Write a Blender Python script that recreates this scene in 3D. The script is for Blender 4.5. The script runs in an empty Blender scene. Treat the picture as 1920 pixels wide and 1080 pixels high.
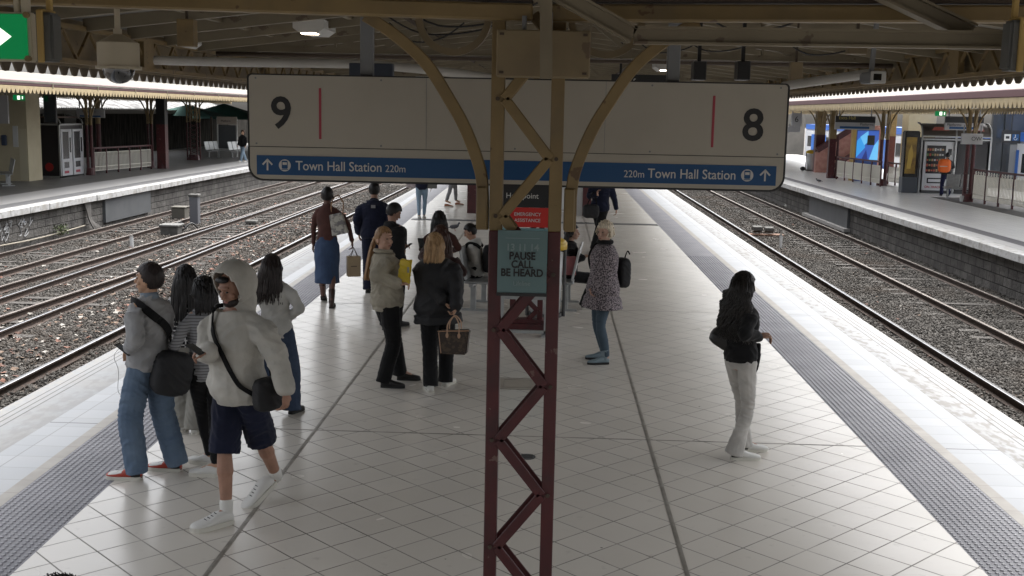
import bpy, math, random
import numpy as np
from mathutils import Vector, Matrix, noise
R_ = math.radians
# ---------------------------------------------------------------- camera
FPX, CAMH, ROLL = 2100.0, 2.95, R_(1.15)
def _basis():
    c, s = math.cos(ROLL), math.sin(ROLL)
    u = 78*c - 326*s; v = -78*s - 326*c
    p = math.atan(-v/FPX); a = math.asin(u/math.sqrt(u*u+v*v+FPX*FPX))
    f = Vector((-math.sin(a)*math.cos(p), math.cos(a)*math.cos(p), -math.sin(p)))
    r = Vector((math.cos(a), math.sin(a), 0)); up = r.cross(f)
    return f, c*r+s*up, -s*r+c*up
FW, RT, UPV = _basis(); CC = Vector((0, 0, CAMH))
S = bpy.context.scene
cd = bpy.data.cameras.new('camera'); cam = bpy.data.objects.new('camera', cd); S.collection.objects.link(cam)
cd.sensor_width = 36; cd.lens = FPX/1920*36; cd.clip_start = .1; cd.clip_end = 900
M4 = Matrix((RT, UPV, -FW)).transposed().to_4x4(); M4.translation = CC
cam.matrix_world = M4; S.camera = cam
def ray(x, y): return FW*FPX + RT*(x-960) - UPV*(y-540)
def gz(x, y, z=0.): d = ray(x, y); return CC + d*((z-CAMH)/d.z)      # a point of the photo at a known height / depth
def gy(x, y, Y): d = ray(x, y); return CC + d*(Y/d.y)
def gx(x, y, X): d = ray(x, y); return CC + d*(X/d.x)
# ---------------------------------------------------------------- light: a white overcast sky
SUN_EL, SUN_AZ = R_(62), R_(20)
w = bpy.data.worlds.new('World'); S.world = w; w.use_nodes = True
nt = w.node_tree; nt.nodes.clear()
o_ = nt.nodes.new('ShaderNodeOutputWorld'); bg = nt.nodes.new('ShaderNodeBackground')
sk = nt.nodes.new('ShaderNodeTexSky'); sk.sky_type = 'NISHITA'; sk.sun_disc = False
sk.sun_elevation = SUN_EL; sk.sun_rotation = SUN_AZ; sk.air_density = 1.0; sk.dust_density = 6.0; sk.ozone_density = 1.0
hs = nt.nodes.new('ShaderNodeHueSaturation'); hs.inputs['Saturation'].default_value = .22
nt.links.new(sk.outputs[0], hs.inputs['Color']); nt.links.new(hs.outputs[0], bg.inputs[0]); nt.links.new(bg.outputs[0], o_.inputs[0])
bg.inputs[1].default_value = .15
sl = bpy.data.lights.new('sun', 'SUN'); sl.energy = 1.5; sl.angle = R_(60); sl.color = (1, .98, .95)
so = bpy.data.objects.new('sun', sl); S.collection.objects.link(so)
so.rotation_euler = Vector((math.sin(SUN_AZ)*math.cos(SUN_EL), math.cos(SUN_AZ)*math.cos(SUN_EL), math.sin(SUN_EL))).to_track_quat('Z', 'Y').to_euler()
S.view_settings.view_transform = 'Standard'; S.view_settings.look = 'None'; S.view_settings.gamma = 1
S.view_settings.exposure = 1.6
S.cycles.use_denoising = True; S.cycles.max_bounces = 8; S.cycles.diffuse_bounces = 5; S.cycles.glossy_bounces = 4
S.cycles.transmission_bounces = 4; S.cycles.caustics_reflective = False; S.cycles.caustics_refractive = False
S.cycles.sample_clamp_indirect = 6
# ---------------------------------------------------------------- object helpers
C = S.collection
def link(name, me, m=None, parent=None):
    o = bpy.data.objects.new(name, me); C.objects.link(o)
    if me is not None and m is not None:
        for q in (m if isinstance(m, (list, tuple)) else [m]): me.materials.append(q)
    if parent is not None: o.parent = parent
    return o
def tag(o, label, cat, group=None):
    o['label'] = label; o['category'] = cat
    if group: o['group'] = group
    return o
def struct(o, kind='structure', label=None):
    o['kind'] = kind
    if label: o['label'] = label
    return o
def thing(name, label, cat, loc=(0, 0, 0), rz=0, group=None, rot=None):
    o = bpy.data.objects.new(name, None); C.objects.link(o); o.location = loc
    o.rotation_euler = rot if rot else (0, 0, rz); o.empty_display_size = .1
    return tag(o, label, cat, group)
def copy_tree(o, parent=None, kids=None):
    if kids is None:
        kids = {}
        for q in bpy.data.objects:
            if q.parent: kids.setdefault(q.parent.name, []).append(q)
    c = o.copy(); C.objects.link(c)
    if parent is not None: c.parent = parent
    for ch in kids.get(o.name, []): copy_tree(ch, c, kids)
    return c
class MB:
    def __init__(s): s.v = []; s.f = []; s.mi = []; s.cur = 0
    def add(s, vs, fs):
        n = len(s.v); s.v += [tuple(q) for q in vs]; s.f += [tuple(i+n for i in f) for f in fs]; s.mi += [s.cur]*len(fs); return s
    def box(s, c, d, rot=None, taper=1.):
        x, y, z = d[0]/2, d[1]/2, d[2]/2
        vs = [Vector((sx*x*(taper if sz > 0 else 1), sy*y*(taper if sz > 0 else 1), sz*z)) for sz in (-1, 1) for sy in (-1, 1) for sx in (-1, 1)]
        if rot is not None: vs = [rot @ q for q in vs]
        c = Vector(c); vs = [q+c for q in vs]
        return s.add(vs, [(0, 2, 3, 1), (4, 5, 7, 6), (0, 1, 5, 4), (2, 6, 7, 3), (0, 4, 6, 2), (1, 3, 7, 5)])
    def b2(s, a, b):
        return s.box([(a[i]+b[i])/2 for i in range(3)], [abs(b[i]-a[i]) for i in range(3)])
    def bar(s, p, q, w_, h, up=(0, 0, 1)):
        p, q = Vector(p), Vector(q); d = q-p; L = d.length; d.normalize(); u = Vector(up)
        x = d.cross(u)
        if x.length < 1e-4: x = d.cross(Vector((0, 1, 0)))
        x.normalize(); z = x.cross(d)
        return s.box((p+q)/2, (w_, L, h), Matrix((x, d, z)).transposed())
    def tube(s, pts, r, n=8, cap=True, flat=None, closed=False):
        pts = [Vector(p) for p in pts]; N = len(pts)
        if not isinstance(r, (list, tuple)): r = [r]*N
        px = None; rings = []
        for i, p in enumerate(pts):
            a = pts[i-1] if (i > 0 or closed) else p; b = pts[(i+1) % N] if (i < N-1 or closed) else p
            t = (b-a).normalized()
            if px is None:
                px = t.cross(Vector((0, 0, 1)));
                if px.length < .05: px = t.cross(Vector((0, 1, 0)))
                if flat is not None: px = Vector(flat)
            px = (px - t*px.dot(t)).normalized(); py = t.cross(px)
            ri = r[i]; rx, ry = ri if isinstance(ri, (list, tuple)) else (ri, ri)
            rings.append([p+px*(rx*math.cos(2*math.pi*k/n))+py*(ry*math.sin(2*math.pi*k/n)) for k in range(n)])
        vs = [q for g in rings for q in g]; fs = []
        for i in range(N if closed else N-1):
            j = (i+1) % N
            for k in range(n): fs.append((i*n+k, i*n+(k+1) % n, j*n+(k+1) % n, j*n+k))
        if cap and not closed: fs += [tuple(range(n))[::-1], tuple((N-1)*n+k for k in range(n))]
        return s.add(vs, fs)
    def cyl(s, c, r, h, n=16, r2=None, axis=(0, 0, 1)):
        c = Vector(c); a = Vector(axis).normalized()
        return s.tube([c-a*h/2, c+a*h/2], [r, r if r2 is None else r2], n)
    def ell(s, c, r, n=16, m=10, rot=None, e1=1., e2=1.):
        c = Vector(c); pw = lambda q, e: math.copysign(abs(q)**e, q); vs = []; fs = []
        for i in range(1, m):
            ph = -math.pi/2+math.pi*i/m
            for k in range(n):
                th = 2*math.pi*k/n
                vs.append(Vector((r[0]*pw(math.cos(ph), e1)*pw(math.cos(th), e2), r[1]*pw(math.cos(ph), e1)*pw(math.sin(th), e2), r[2]*pw(math.sin(ph), e1))))
        vs += [Vector((0, 0, -r[2])), Vector((0, 0, r[2]))]; b = len(vs)-2
        for i in range(m-2):
            for k in range(n): fs.append((i*n+k, i*n+(k+1) % n, (i+1)*n+(k+1) % n, (i+1)*n+k))
        for k in range(n): fs.append((b, (k+1) % n, k)); fs.append((b+1, (m-2)*n+k, (m-2)*n+(k+1) % n))
        if rot is not None: vs = [rot @ q for q in vs]
        return s.add([q+c for q in vs], fs)
    def cap(s, p, q, r0, r1, n=12, k=4):           # a capsule with rounded ends, radii may be (rx, ry)
        p, q = Vector(p), Vector(q); d = (q-p); L = max(d.length, 1e-5); d /= L
        t2 = lambda r: r if isinstance(r, (tuple, list)) else (r, r)
        a, b = t2(r0), t2(r1); pts = []; rs = []
        for i in range(k): th = math.pi/2*(1-i/k); pts.append(p-d*math.sin(th)*min(a)); rs.append((max(a[0]*math.cos(th), 1e-4), max(a[1]*math.cos(th), 1e-4)))
        for i in range(k+1): th = math.pi/2*i/k; pts.append(q+d*math.sin(th)*min(b)); rs.append((max(b[0]*math.cos(th), 1e-4), max(b[1]*math.cos(th), 1e-4)))
        return s.tube(pts, rs, n)
    def prism(s, out, p0, ux, uy, th):              # closed outline (2-D) in the plane (ux, uy) through p0, given thickness
        ux, uy, p0 = Vector(ux), Vector(uy), Vector(p0); nz = ux.cross(uy).normalized()
        n = len(out); A = [p0+ux*a+uy*b for a, b in out]; B = [q+nz*th for q in A]
        fs = [tuple(range(n))[::-1], tuple(range(n, 2*n))]+[(i, (i+1) % n, (i+1) % n+n, i+n) for i in range(n)]
        return s.add(A+B, fs)
    def quad(s, *p): return s.add(p, [tuple(range(len(p)))])
    def mesh(s, name, smooth=False):
        me = bpy.data.meshes.new(name); me.from_pydata(s.v, [], s.f)
        if any(s.mi): me.polygons.foreach_set('material_index', s.mi)
        me.update()
        if smooth: me.polygons.foreach_set('use_smooth', [True]*len(me.polygons))
        return me
    def build(s, name, m, parent=None, smooth=False, bevel=0, seg=1):
        me = s.mesh(name, smooth)
        if bevel:
            import bmesh
            bm = bmesh.new(); bm.from_mesh(me); bmesh.ops.remove_doubles(bm, verts=bm.verts, dist=1e-5)
            bmesh.ops.recalc_face_normals(bm, faces=bm.faces)
            eds = [e for e in bm.edges if len(e.link_faces) == 2 and e.calc_face_angle(0) > .6]
            bmesh.ops.bevel(bm, geom=eds, offset=bevel, segments=seg, affect='EDGES', clamp_overlap=True)
            bm.to_mesh(me); bm.free(); me.update()
        return link(name, me, m, parent)
def text_mesh(txt, size, name='lettering', align='LEFT', ext=.0015, bold=0.):
    cu = bpy.data.curves.new('t', 'FONT'); cu.body = txt; cu.size = size; cu.align_x = align; cu.extrude = ext; cu.offset = bold*size; cu.resolution_u = 4
    o = bpy.data.objects.new('t', cu); C.objects.link(o); bpy.context.view_layer.update()
    me = bpy.data.meshes.new_from_object(o.evaluated_get(bpy.context.evaluated_depsgraph_get())); me.name = name
    bpy.data.objects.remove(o); bpy.data.curves.remove(cu); return me
def text(txt, size, loc, m, parent, rot=(R_(90), 0, 0), align='LEFT', bold=0., name='lettering', sx=1.):
    o = link(name, text_mesh(txt, size, name, align, bold=bold), m, parent); o.location = loc; o.rotation_euler = rot; o.scale = (sx, 1, 1); return o
# ---------------------------------------------------------------- materials
def mat(name, col, rough=.6, metal=0., col2=None, scale=4., detail=6., lo=.35, hi=.65, bump=0., bscale=40., spec=.5, emit=None, es=0., stretch=None, coat=0., obj=True, dirt=None, dscale=1.5, sheen=0.):
    m = bpy.data.materials.new(name); m.use_nodes = True; n = m.node_tree.nodes; l = m.node_tree.links
    b = n['Principled BSDF']; b.inputs['Base Color'].default_value = (*col, 1); b.inputs['Roughness'].default_value = rough
    b.inputs['Metallic'].default_value = metal; b.inputs['Specular IOR Level'].default_value = spec; b.inputs['Coat Weight'].default_value = coat
    if sheen: b.inputs['Sheen Weight'].default_value = sheen
    tc = n.new('ShaderNodeTexCoord'); src = tc.outputs['Object']
    if stretch:
        mp = n.new('ShaderNodeMapping'); mp.inputs['Scale'].default_value = stretch; l.new(src, mp.inputs[0]); src = mp.outputs[0]
    def nz(sc, dt):
        t = n.new('ShaderNodeTexNoise'); t.inputs['Scale'].default_value = sc; t.inputs['Detail'].default_value = dt; l.new(src, t.inputs['Vector']); return t.outputs[0]
    out = None
    if col2 is not None:
        r = n.new('ShaderNodeMapRange'); r.inputs[1].default_value = lo; r.inputs[2].default_value = hi; l.new(nz(scale, detail), r.inputs[0])
        mx = n.new('ShaderNodeMix'); mx.data_type = 'RGBA'; mx.inputs[6].default_value = (*col, 1); mx.inputs[7].default_value = (*col2, 1)
        l.new(r.outputs[0], mx.inputs[0]); out = mx.outputs[2]
    if dirt is not None:
        r = n.new('ShaderNodeMapRange'); r.inputs[1].default_value = .5; r.inputs[2].default_value = .72; r.inputs[4].default_value = dirt[3]; l.new(nz(dscale, 9), r.inputs[0])
        mx = n.new('ShaderNodeMix'); mx.data_type = 'RGBA'; mx.inputs[7].default_value = (*dirt[:3], 1)
        if out is not None: l.new(out, mx.inputs[6])
        else: mx.inputs[6].default_value = (*col, 1)
        l.new(r.outputs[0], mx.inputs[0]); out = mx.outputs[2]
    if out is not None: l.new(out, b.inputs['Base Color'])
    if bump:
        bp = n.new('ShaderNodeBump'); bp.inputs['Strength'].default_value = bump; bp.inputs['Distance'].default_value = .01; l.new(nz(bscale, 5), bp.inputs['Height']); l.new(bp.outputs[0], b.inputs['Normal'])
    if emit is not None: b.inputs['Emission Color'].default_value = (*emit, 1); b.inputs['Emission Strength'].default_value = es
    return m
def fabric(name, col, col2=None, bump=.35, bscale=22., rough=.9, scale=6., sheen=.1, stretch=None):
    return mat(name, col, rough, col2=col2 or tuple(c*.75 for c in col), scale=scale, bump=bump, bscale=bscale, spec=.2, sheen=sheen, stretch=stretch)
class NT:                                           # tiny node-expression helper
    def __init__(s, m): s.n = m.node_tree.nodes; s.l = m.node_tree.links; s.b = s.n['Principled BSDF']
    def put(s, v, sock):
        if isinstance(v, (int, float)): sock.default_value = v
        elif isinstance(v, tuple): sock.default_value = (*v, 1) if len(sock.default_value) == 4 else v
        else: s.l.new(v, sock)
    def m(s, op, a, b=None, c=None, clamp=False):
        q = s.n.new('ShaderNodeMath'); q.operation = op; q.use_clamp = clamp
        for i, v in enumerate((a, b, c)):
            if v is not None: s.put(v, q.inputs[i])
        return q.outputs[0]
    def pos(s):
        g = s.n.new('ShaderNodeNewGeometry'); x = s.n.new('ShaderNodeSeparateXYZ'); s.l.new(g.outputs['Position'], x.inputs[0]); s.P = g.outputs['Position']; return x.outputs
    def vec(s, x, y, z=0.):
        q = s.n.new('ShaderNodeCombineXYZ'); s.put(x, q.inputs[0]); s.put(y, q.inputs[1]); s.put(z, q.inputs[2]); return q.outputs[0]
    def noise(s, v, sc, dt=5., out=0):
        t = s.n.new('ShaderNodeTexNoise'); t.inputs['Scale'].default_value = sc; t.inputs['Detail'].default_value = dt
        if v is not None: s.l.new(v, t.inputs['Vector'])
        return t.outputs[out]
    def white(s, v):
        t = s.n.new('ShaderNodeTexWhiteNoise'); s.l.new(v, t.inputs['Vector']); return t.outputs['Value']
    def ramp(s, v, a, b, c=0., d=1.):
        r = s.n.new('ShaderNodeMapRange'); s.put(v, r.inputs[0])
        for i, q in enumerate((a, b, c, d)): r.inputs[i+1].default_value = q
        return r.outputs[0]
    def mix(s, f, a, b):
        q = s.n.new('ShaderNodeMix'); q.data_type = 'RGBA'; s.put(f, q.inputs[0]); s.put(a, q.inputs[6]); s.put(b, q.inputs[7]); return q.outputs[2]
    def bump(s, h, st=.5, d=.01):
        q = s.n.new('ShaderNodeBump'); q.inputs['Strength'].default_value = st; q.inputs['Distance'].default_value = d; s.l.new(h, q.inputs['Height']); s.l.new(q.outputs[0], s.b.inputs['Normal'])
    def line(s, v, wdt):                            # 1 near the integers of v, wdt = half width in the same unit
        f = s.m('FRACT', v); return s.m('LESS_THAN', s.m('MINIMUM', f, s.m('SUBTRACT', 1., f)), wdt)
def base(name, rough=.5, spec=.5):
    m = bpy.data.materials.new(name); m.use_nodes = True; t = NT(m); t.b.inputs['Roughness'].default_value = rough; t.b.inputs['Specular IOR Level'].default_value = spec; return m, t
# ---------------------------------------------------------------- the setting
rnd = random.Random(7)
XL = lambda y: np.interp(y, [-8, 6.6, 8.5, 16, 29, 43, 80], [-3.35, -3.36, -3.42, -3.655, -3.87, -4.12, -4.2])
YS = [-6, 2, 6.6, 8.5, 12, 16, 22, 29, 36, 43, 60, 80]
EDL, EDR, TRK = -5.31, 4.70, -1.0                     # platform edges and rail-top height
def strip(name, xa, xb, m, z=0., th=.25, ys=YS):
    mb = MB(); vs = []
    for y in ys:
        a, b = xa(y), xb(y); vs += [(a, y, z), (b, y, z), (b, y, z-th), (a, y, z-th)]
    fs = []
    for i in range(len(ys)-1):
        for k in range(4): fs.append((4*i+k, 4*i+4+k, 4*i+4+(k+1) % 4, 4*i+(k+1) % 4))
    fs += [(0, 1, 2, 3), tuple(4*len(ys)-1-k for k in range(4))]
    mb.add(vs, fs); me = mb.mesh(name)
    import bmesh
    bm = bmesh.new(); bm.from_mesh(me); bmesh.ops.recalc_face_normals(bm, faces=bm.faces); bm.to_mesh(me); bm.free()
    return struct(link(name, me, m))
# main floor: cream 300 mm tiles laid on the diagonal
m, t = base('floor_tile', .28)
P = t.pos(); U = t.m('DIVIDE', t.m('ADD', P[0], P[1]), .4365); V = t.m('DIVIDE', t.m('SUBTRACT', P[1], P[0]), .4365)
U = t.m('ADD', U, -.28); V = t.m('ADD', V, .09)
ln = t.m('MAXIMUM', t.line(U, .017), t.line(V, .017))
seam = t.line(t.m('DIVIDE', t.m('SUBTRACT', P[1], 10.03), 6.93), .0022)
ln = t.m('MAXIMUM', ln, seam)
w1 = t.white(t.vec(t.m('FLOOR', U), t.m('FLOOR', V)))
c = t.mix(w1, (.65, .61, .545), (.69, .65, .585))
c = t.mix(t.ramp(t.noise(t.P, 1.1, 8), .45, .75, 0, .12), c, (.42, .40, .36))
c = t.mix(t.ramp(t.noise(t.P, 9, 9), .64, .78, 0, .25), c, (.27, .25, .22))
c = t.mix(t.m('MULTIPLY', ln, t.ramp(t.noise(t.P, 3, 3), .3, .6, .6, 1.)), c, (.17, .155, .135))
sp = t.n.new('ShaderNodeTexVoronoi'); sp.inputs['Scale'].default_value = 2.1; t.l.new(t.P, sp.inputs['Vector'])
spot = t.m('MULTIPLY', t.m('LESS_THAN', sp.outputs['Distance'], .022), t.m('GREATER_THAN', t.noise(t.P, .5), .45))
c = t.mix(t.m('MULTIPLY', spot, .7), c, (.06, .055, .05))
t.put(c, t.b.inputs['Base Color'])
t.put(t.m('ADD', t.ramp(t.noise(t.P, 1.3, 2), .3, .7, .235, .275), t.m('MULTIPLY', ln, .35)), t.b.inputs['Roughness'])
t.bump(t.m('SUBTRACT', t.m('MULTIPLY', t.noise(t.P, 1.6, 1), .2), ln), .35, .004); M_FLOOR = m
# grey tactile paving
m, t = base('tactile_grey', .5); P = t.pos()
c = t.mix(t.ramp(t.noise(t.P, 2, 8), .35, .7), (.26, .26, .285), (.34, .335, .365))
c = t.mix(t.m('MULTIPLY', t.line(t.m('DIVIDE', P[1], .6), .006), .7), c, (.1, .1, .11))
t.put(c, t.b.inputs['Base Color']); M_TACT = m
m, t = base('tactile_bed', .55); P = t.pos()
c = t.mix(t.ramp(t.noise(t.P, 2, 8), .35, .7), (.155, .153, .172), (.22, .218, .24))
c = t.mix(t.m('MULTIPLY', t.line(t.m('DIVIDE', P[1], .6), .006), .7), c, (.05, .05, .055))
far = t.ramp(P[1], 18, 26, 0, 1)                      # beyond the modelled studs the studs are a texture
st = t.m('MULTIPLY', t.m('SINE', t.m('MULTIPLY', P[0], 121.)), far)
c = t.mix(t.ramp(st, -.6, .6, 0, .55), c, (.28, .275, .305))
t.put(c, t.b.inputs['Base Color']); M_TBED = m
m, t = base('cream_strip', .5); P = t.pos()
c = t.mix(t.ramp(t.noise(t.P, 4, 8), .35, .7), (.30, .275, .24), (.37, .345, .31))
c = t.mix(t.line(t.m('DIVIDE', P[1], .3), .012), c, (.2, .18, .16)); t.put(c, t.b.inputs['Base Color']); M_CREAM = m
def edge_tiles(name, joint):
    m, t = base(name, .35); P = t.pos()
    ln = t.m('MAXIMUM', t.line(t.m('DIVIDE', P[1], .3), .012), t.m('LESS_THAN', t.m('ABSOLUTE', t.m('SUBTRACT', P[0], joint)), .006))
    seam = t.line(t.m('DIVIDE', t.m('SUBTRACT', P[1], 10.03), 6.93), .0016)
    w1 = t.white(t.vec(t.m('FLOOR', t.m('DIVIDE', P[1], .3)), t.m('GREATER_THAN', P[0], joint)))
    c = t.mix(w1, (.30, .315, .335), (.35, .365, .385))
    c = t.mix(t.ramp(t.noise(t.P, 2.5, 9), .5, .8, 0, .5), c, (.36, .36, .35))
    c = t.mix(t.m('MULTIPLY', ln, .85), c, (.16, .16, .16)); c = t.mix(seam, c, (.05, .05, .05))
    t.put(c, t.b.inputs['Base Color']); return m
def paint(name, grooves, worn, x0, x1):
    m, t = base(name, .6); P = t.pos()
    g = None
    for q in grooves:
        e = t.m('LESS_THAN', t.m('ABSOLUTE', t.m('SUBTRACT', P[0], q)), .008); g = e if g is None else t.m('MAXIMUM', g, e)
    n1 = t.noise(t.vec(t.m('MULTIPLY', P[0], 2.2), P[1]), 5, 10)
    bias = t.ramp(t.m('ABSOLUTE', t.m('SUBTRACT', P[0], x0)), 0, abs(x1-x0), .11, -.10)
    big = t.ramp(t.noise(t.P, .35, 3), .35, .65, -.06, .06)
    wf = t.ramp(t.m('ADD', t.m('ADD', n1, bias), big), .54, .66, 0, worn)
    c = t.mix(t.noise(t.P, 14, 6), (.27, .28, .29), (.35, .36, .37)); c = t.mix(t.ramp(t.noise(t.P, 2.2, 10), .42, .66, 0, .55), c, (.30, .29, .275)); c = t.mix(wf, c, (.20, .19, .175))
    nearedge = t.ramp(t.m('ABSOLUTE', t.m('SUBTRACT', P[0], x1)), .05, .28, .75, 0)
    c = t.mix(t.m('MULTIPLY', t.ramp(t.noise(t.P, 16, 8), .42, .6), nearedge), c, (.36, .34, .31))
    c = t.mix(t.m('MULTIPLY', g, .85), c, (.09, .085, .08)); t.put(c, t.b.inputs['Base Color']); t.bump(t.m('SUBTRACT', n1, g), .5, .006); return m
f = lambda d: (lambda y: XL(y)-d)
k = lambda v: (lambda y: v)
strip('platform_floor', XL, k(2.94), M_FLOOR, th=.3)
TWL = lambda y: np.interp(y, [-8, 9, 43, 80], [.61, .62, .60, .60])
LX1 = lambda y: XL(y)-TWL(y)
strip('tactile_paving', LX1, XL, M_TBED, z=-.001, th=.28)
strip('border_strip', lambda y: LX1(y)-.11, LX1, M_CREAM, th=.26)
strip('edge_paving', k(-4.66), lambda y: min(LX1(y)-.11, -4.16), edge_tiles('edge_tile_left', -4.46), z=-.002, th=.27) if False else None
# the left edge paving narrows with distance, the painted strip keeps its width
strip('edge_paving', lambda y: min(-4.65, LX1(y)-.30), lambda y: LX1(y)-.11, edge_tiles('edge_tile_left', -4.47), th=.27)
strip('painted_edge', k(EDL), lambda y: min(-4.65, LX1(y)-.30), paint('worn_white_paint', (-5.03, -5.105, -5.18), .30, -4.65, EDL), th=.24)
strip('tactile_paving', k(2.94), k(3.55), M_TBED, z=-.001, th=.28)
strip('border_strip', k(3.55), k(3.66), M_CREAM, th=.26)
strip('edge_paving', k(3.66), k(4.14), edge_tiles('edge_tile_right', 3.96), th=.27)
strip('painted_edge', k(4.14), k(EDR), paint('peeling_white_paint', (4.42, 4.49, 4.56), .95, 4.14, EDR), th=.24)
# raised studs of the tactile paving, modelled as far as they can be told apart
def studs(fx, y0, y1, wdt):
    vs = []; fs = []; n = 6; y = y0; sp = .0508
    while y < y1:
        xs = fx(y)
        for i in range(12):
            x = xs+.026+i*sp; b = len(vs)
            for r, z in ((.0175, -.001), (.011, .0055)):
                vs += [(x+r*math.cos(6.283*q/n), y+r*1.15*math.sin(6.283*q/n), z) for q in range(n)]
            fs += [(b+q, b+(q+1) % n, b+n+(q+1) % n, b+n+q) for q in range(n)]+[tuple(range(b+n, b+2*n))]
        y += .0508
    mb = MB(); mb.v = vs; mb.f = fs; mb.mi = [0]*len(fs); return mb
for fx in (lambda y: XL(y)-TWL(y), lambda y: 2.94):
    o = studs(fx, 6.3, 24, .61).build('tactile_studs', M_TACT); o['kind'] = 'stuff'; o['label'] = 'small raised studs covering the grey tactile paving'
# metal joint strips, drain, tile patches
M_STEEL = mat('brushed_steel', (.33, .33, .32), .35, .9, col2=(.2, .2, .2), scale=8)
M_BRASS = mat('joint_metal', (.34, .32, .285), .45, .2, col2=(.24, .22, .19), scale=8)
for x in (-2.143, .947):
    mb = MB(); mb.b2((x-.016, 2, .0), (x+.016, 80, .003)); mb.b2((x-.004, 2, .003), (x+.004, 80, .005)); struct(mb.build('floor_joint_strip', M_BRASS))
M_DARKG = mat('dark_grate', (.09, .09, .09), .6, .3)
struct(MB().b2((-3.85, 30.6, .0), (2.93, 31.0, .005)).build('floor_drain', M_DARKG))
M_WHT = mat('white_tile', (.68, .69, .69), .4, dirt=(.5, .48, .44, .5))
M_JNT = mat('black_joint', (.05, .05, .05), .8)
# a manhole-like metal disc and a relaid rectangle of tiles in the middle of the floor
c0 = gz(988, 857); mb = MB().cyl((c0.x, c0.y, .003), .075, .008, 24)
for i in range(7): mb.bar((c0.x-.05, c0.y-.045+.015*i, .009), (c0.x+.05, c0.y-.045+.015*i, .009), .006, .004)
tag(mb.build('floor_cap', M_DARKG), 'small round grey metal cap set into the cream floor tiles in front of the column', 'cap')
c0 = gz(970, 720); struct(MB().box((c0.x, c0.y, .002), (.42, .5, .004)).build('access_cover', mat('cover_tile', (.40, .36, .30), .5, col2=(.34, .30, .25))))
mb = MB()
for a, b in (((-.21, -.25), (.21, -.25)), ((-.21, .25), (.21, .25)), ((-.21, -.25), (-.21, .25)), ((.21, -.25), (.21, .25)), ((-.15, -.18), (.15, -.18)), ((-.15, .18), (.15, .18)), ((-.15, -.18), (-.15, .18)), ((.15, -.18), (.15, .18))):
    mb.bar((c0.x+a[0], c0.y+a[1], .005), (c0.x+b[0], c0.y+b[1], .005), .008, .003)
struct(mb.build('access_cover_frame', M_BRASS))
# ---- ballast bed
m, t = base('ballast_ground', .95, .2); P = t.pos()
v = t.n.new('ShaderNodeTexVoronoi'); v.inputs['Scale'].default_value = 20; t.l.new(t.P, v.inputs['Vector'])
c = t.mix(t.white(v.outputs['Position']), (.03, .028, .026), (.12, .115, .108))
c = t.mix(t.ramp(t.noise(t.P, .5, 6), .42, .62, 0, .6), c, (.085, .062, .045)); t.put(c, t.b.inputs['Base Color'])
t.bump(v.outputs['Distance'], 1., .04); M_BAL = m
def ground(name, x0, x1, y0, y1, z, m, nx=2, ny=2, bumpy=0.):
    mb = MB(); vs = []; fs = []
    for j in range(ny+1):
        for i in range(nx+1):
            x = x0+(x1-x0)*i/nx; y = y0+(y1-y0)*j/ny
            vs.append((x, y, z+(bumpy*noise.noise(Vector((x*.9, y*.9, 3))) if bumpy else 0)))
    for j in range(ny):
        for i in range(nx): a = j*(nx+1)+i; fs.append((a, a+1, a+nx+2, a+nx+1))
    mb.add(vs, fs); return struct(mb.build(name, m, smooth=True))
BZ = TRK-.17
bedL = ground('ballast', -15.6, -5.3, 2, 95, BZ, M_BAL, 60, 400, .06)
bedR = ground('ballast', 4.6, 11.2, 2, 95, BZ, M_BAL, 40, 400, .05)
ground('ground', -400, 400, -30, 600, BZ-.35, mat('earth', (.12, .11, .10), .95))
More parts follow.
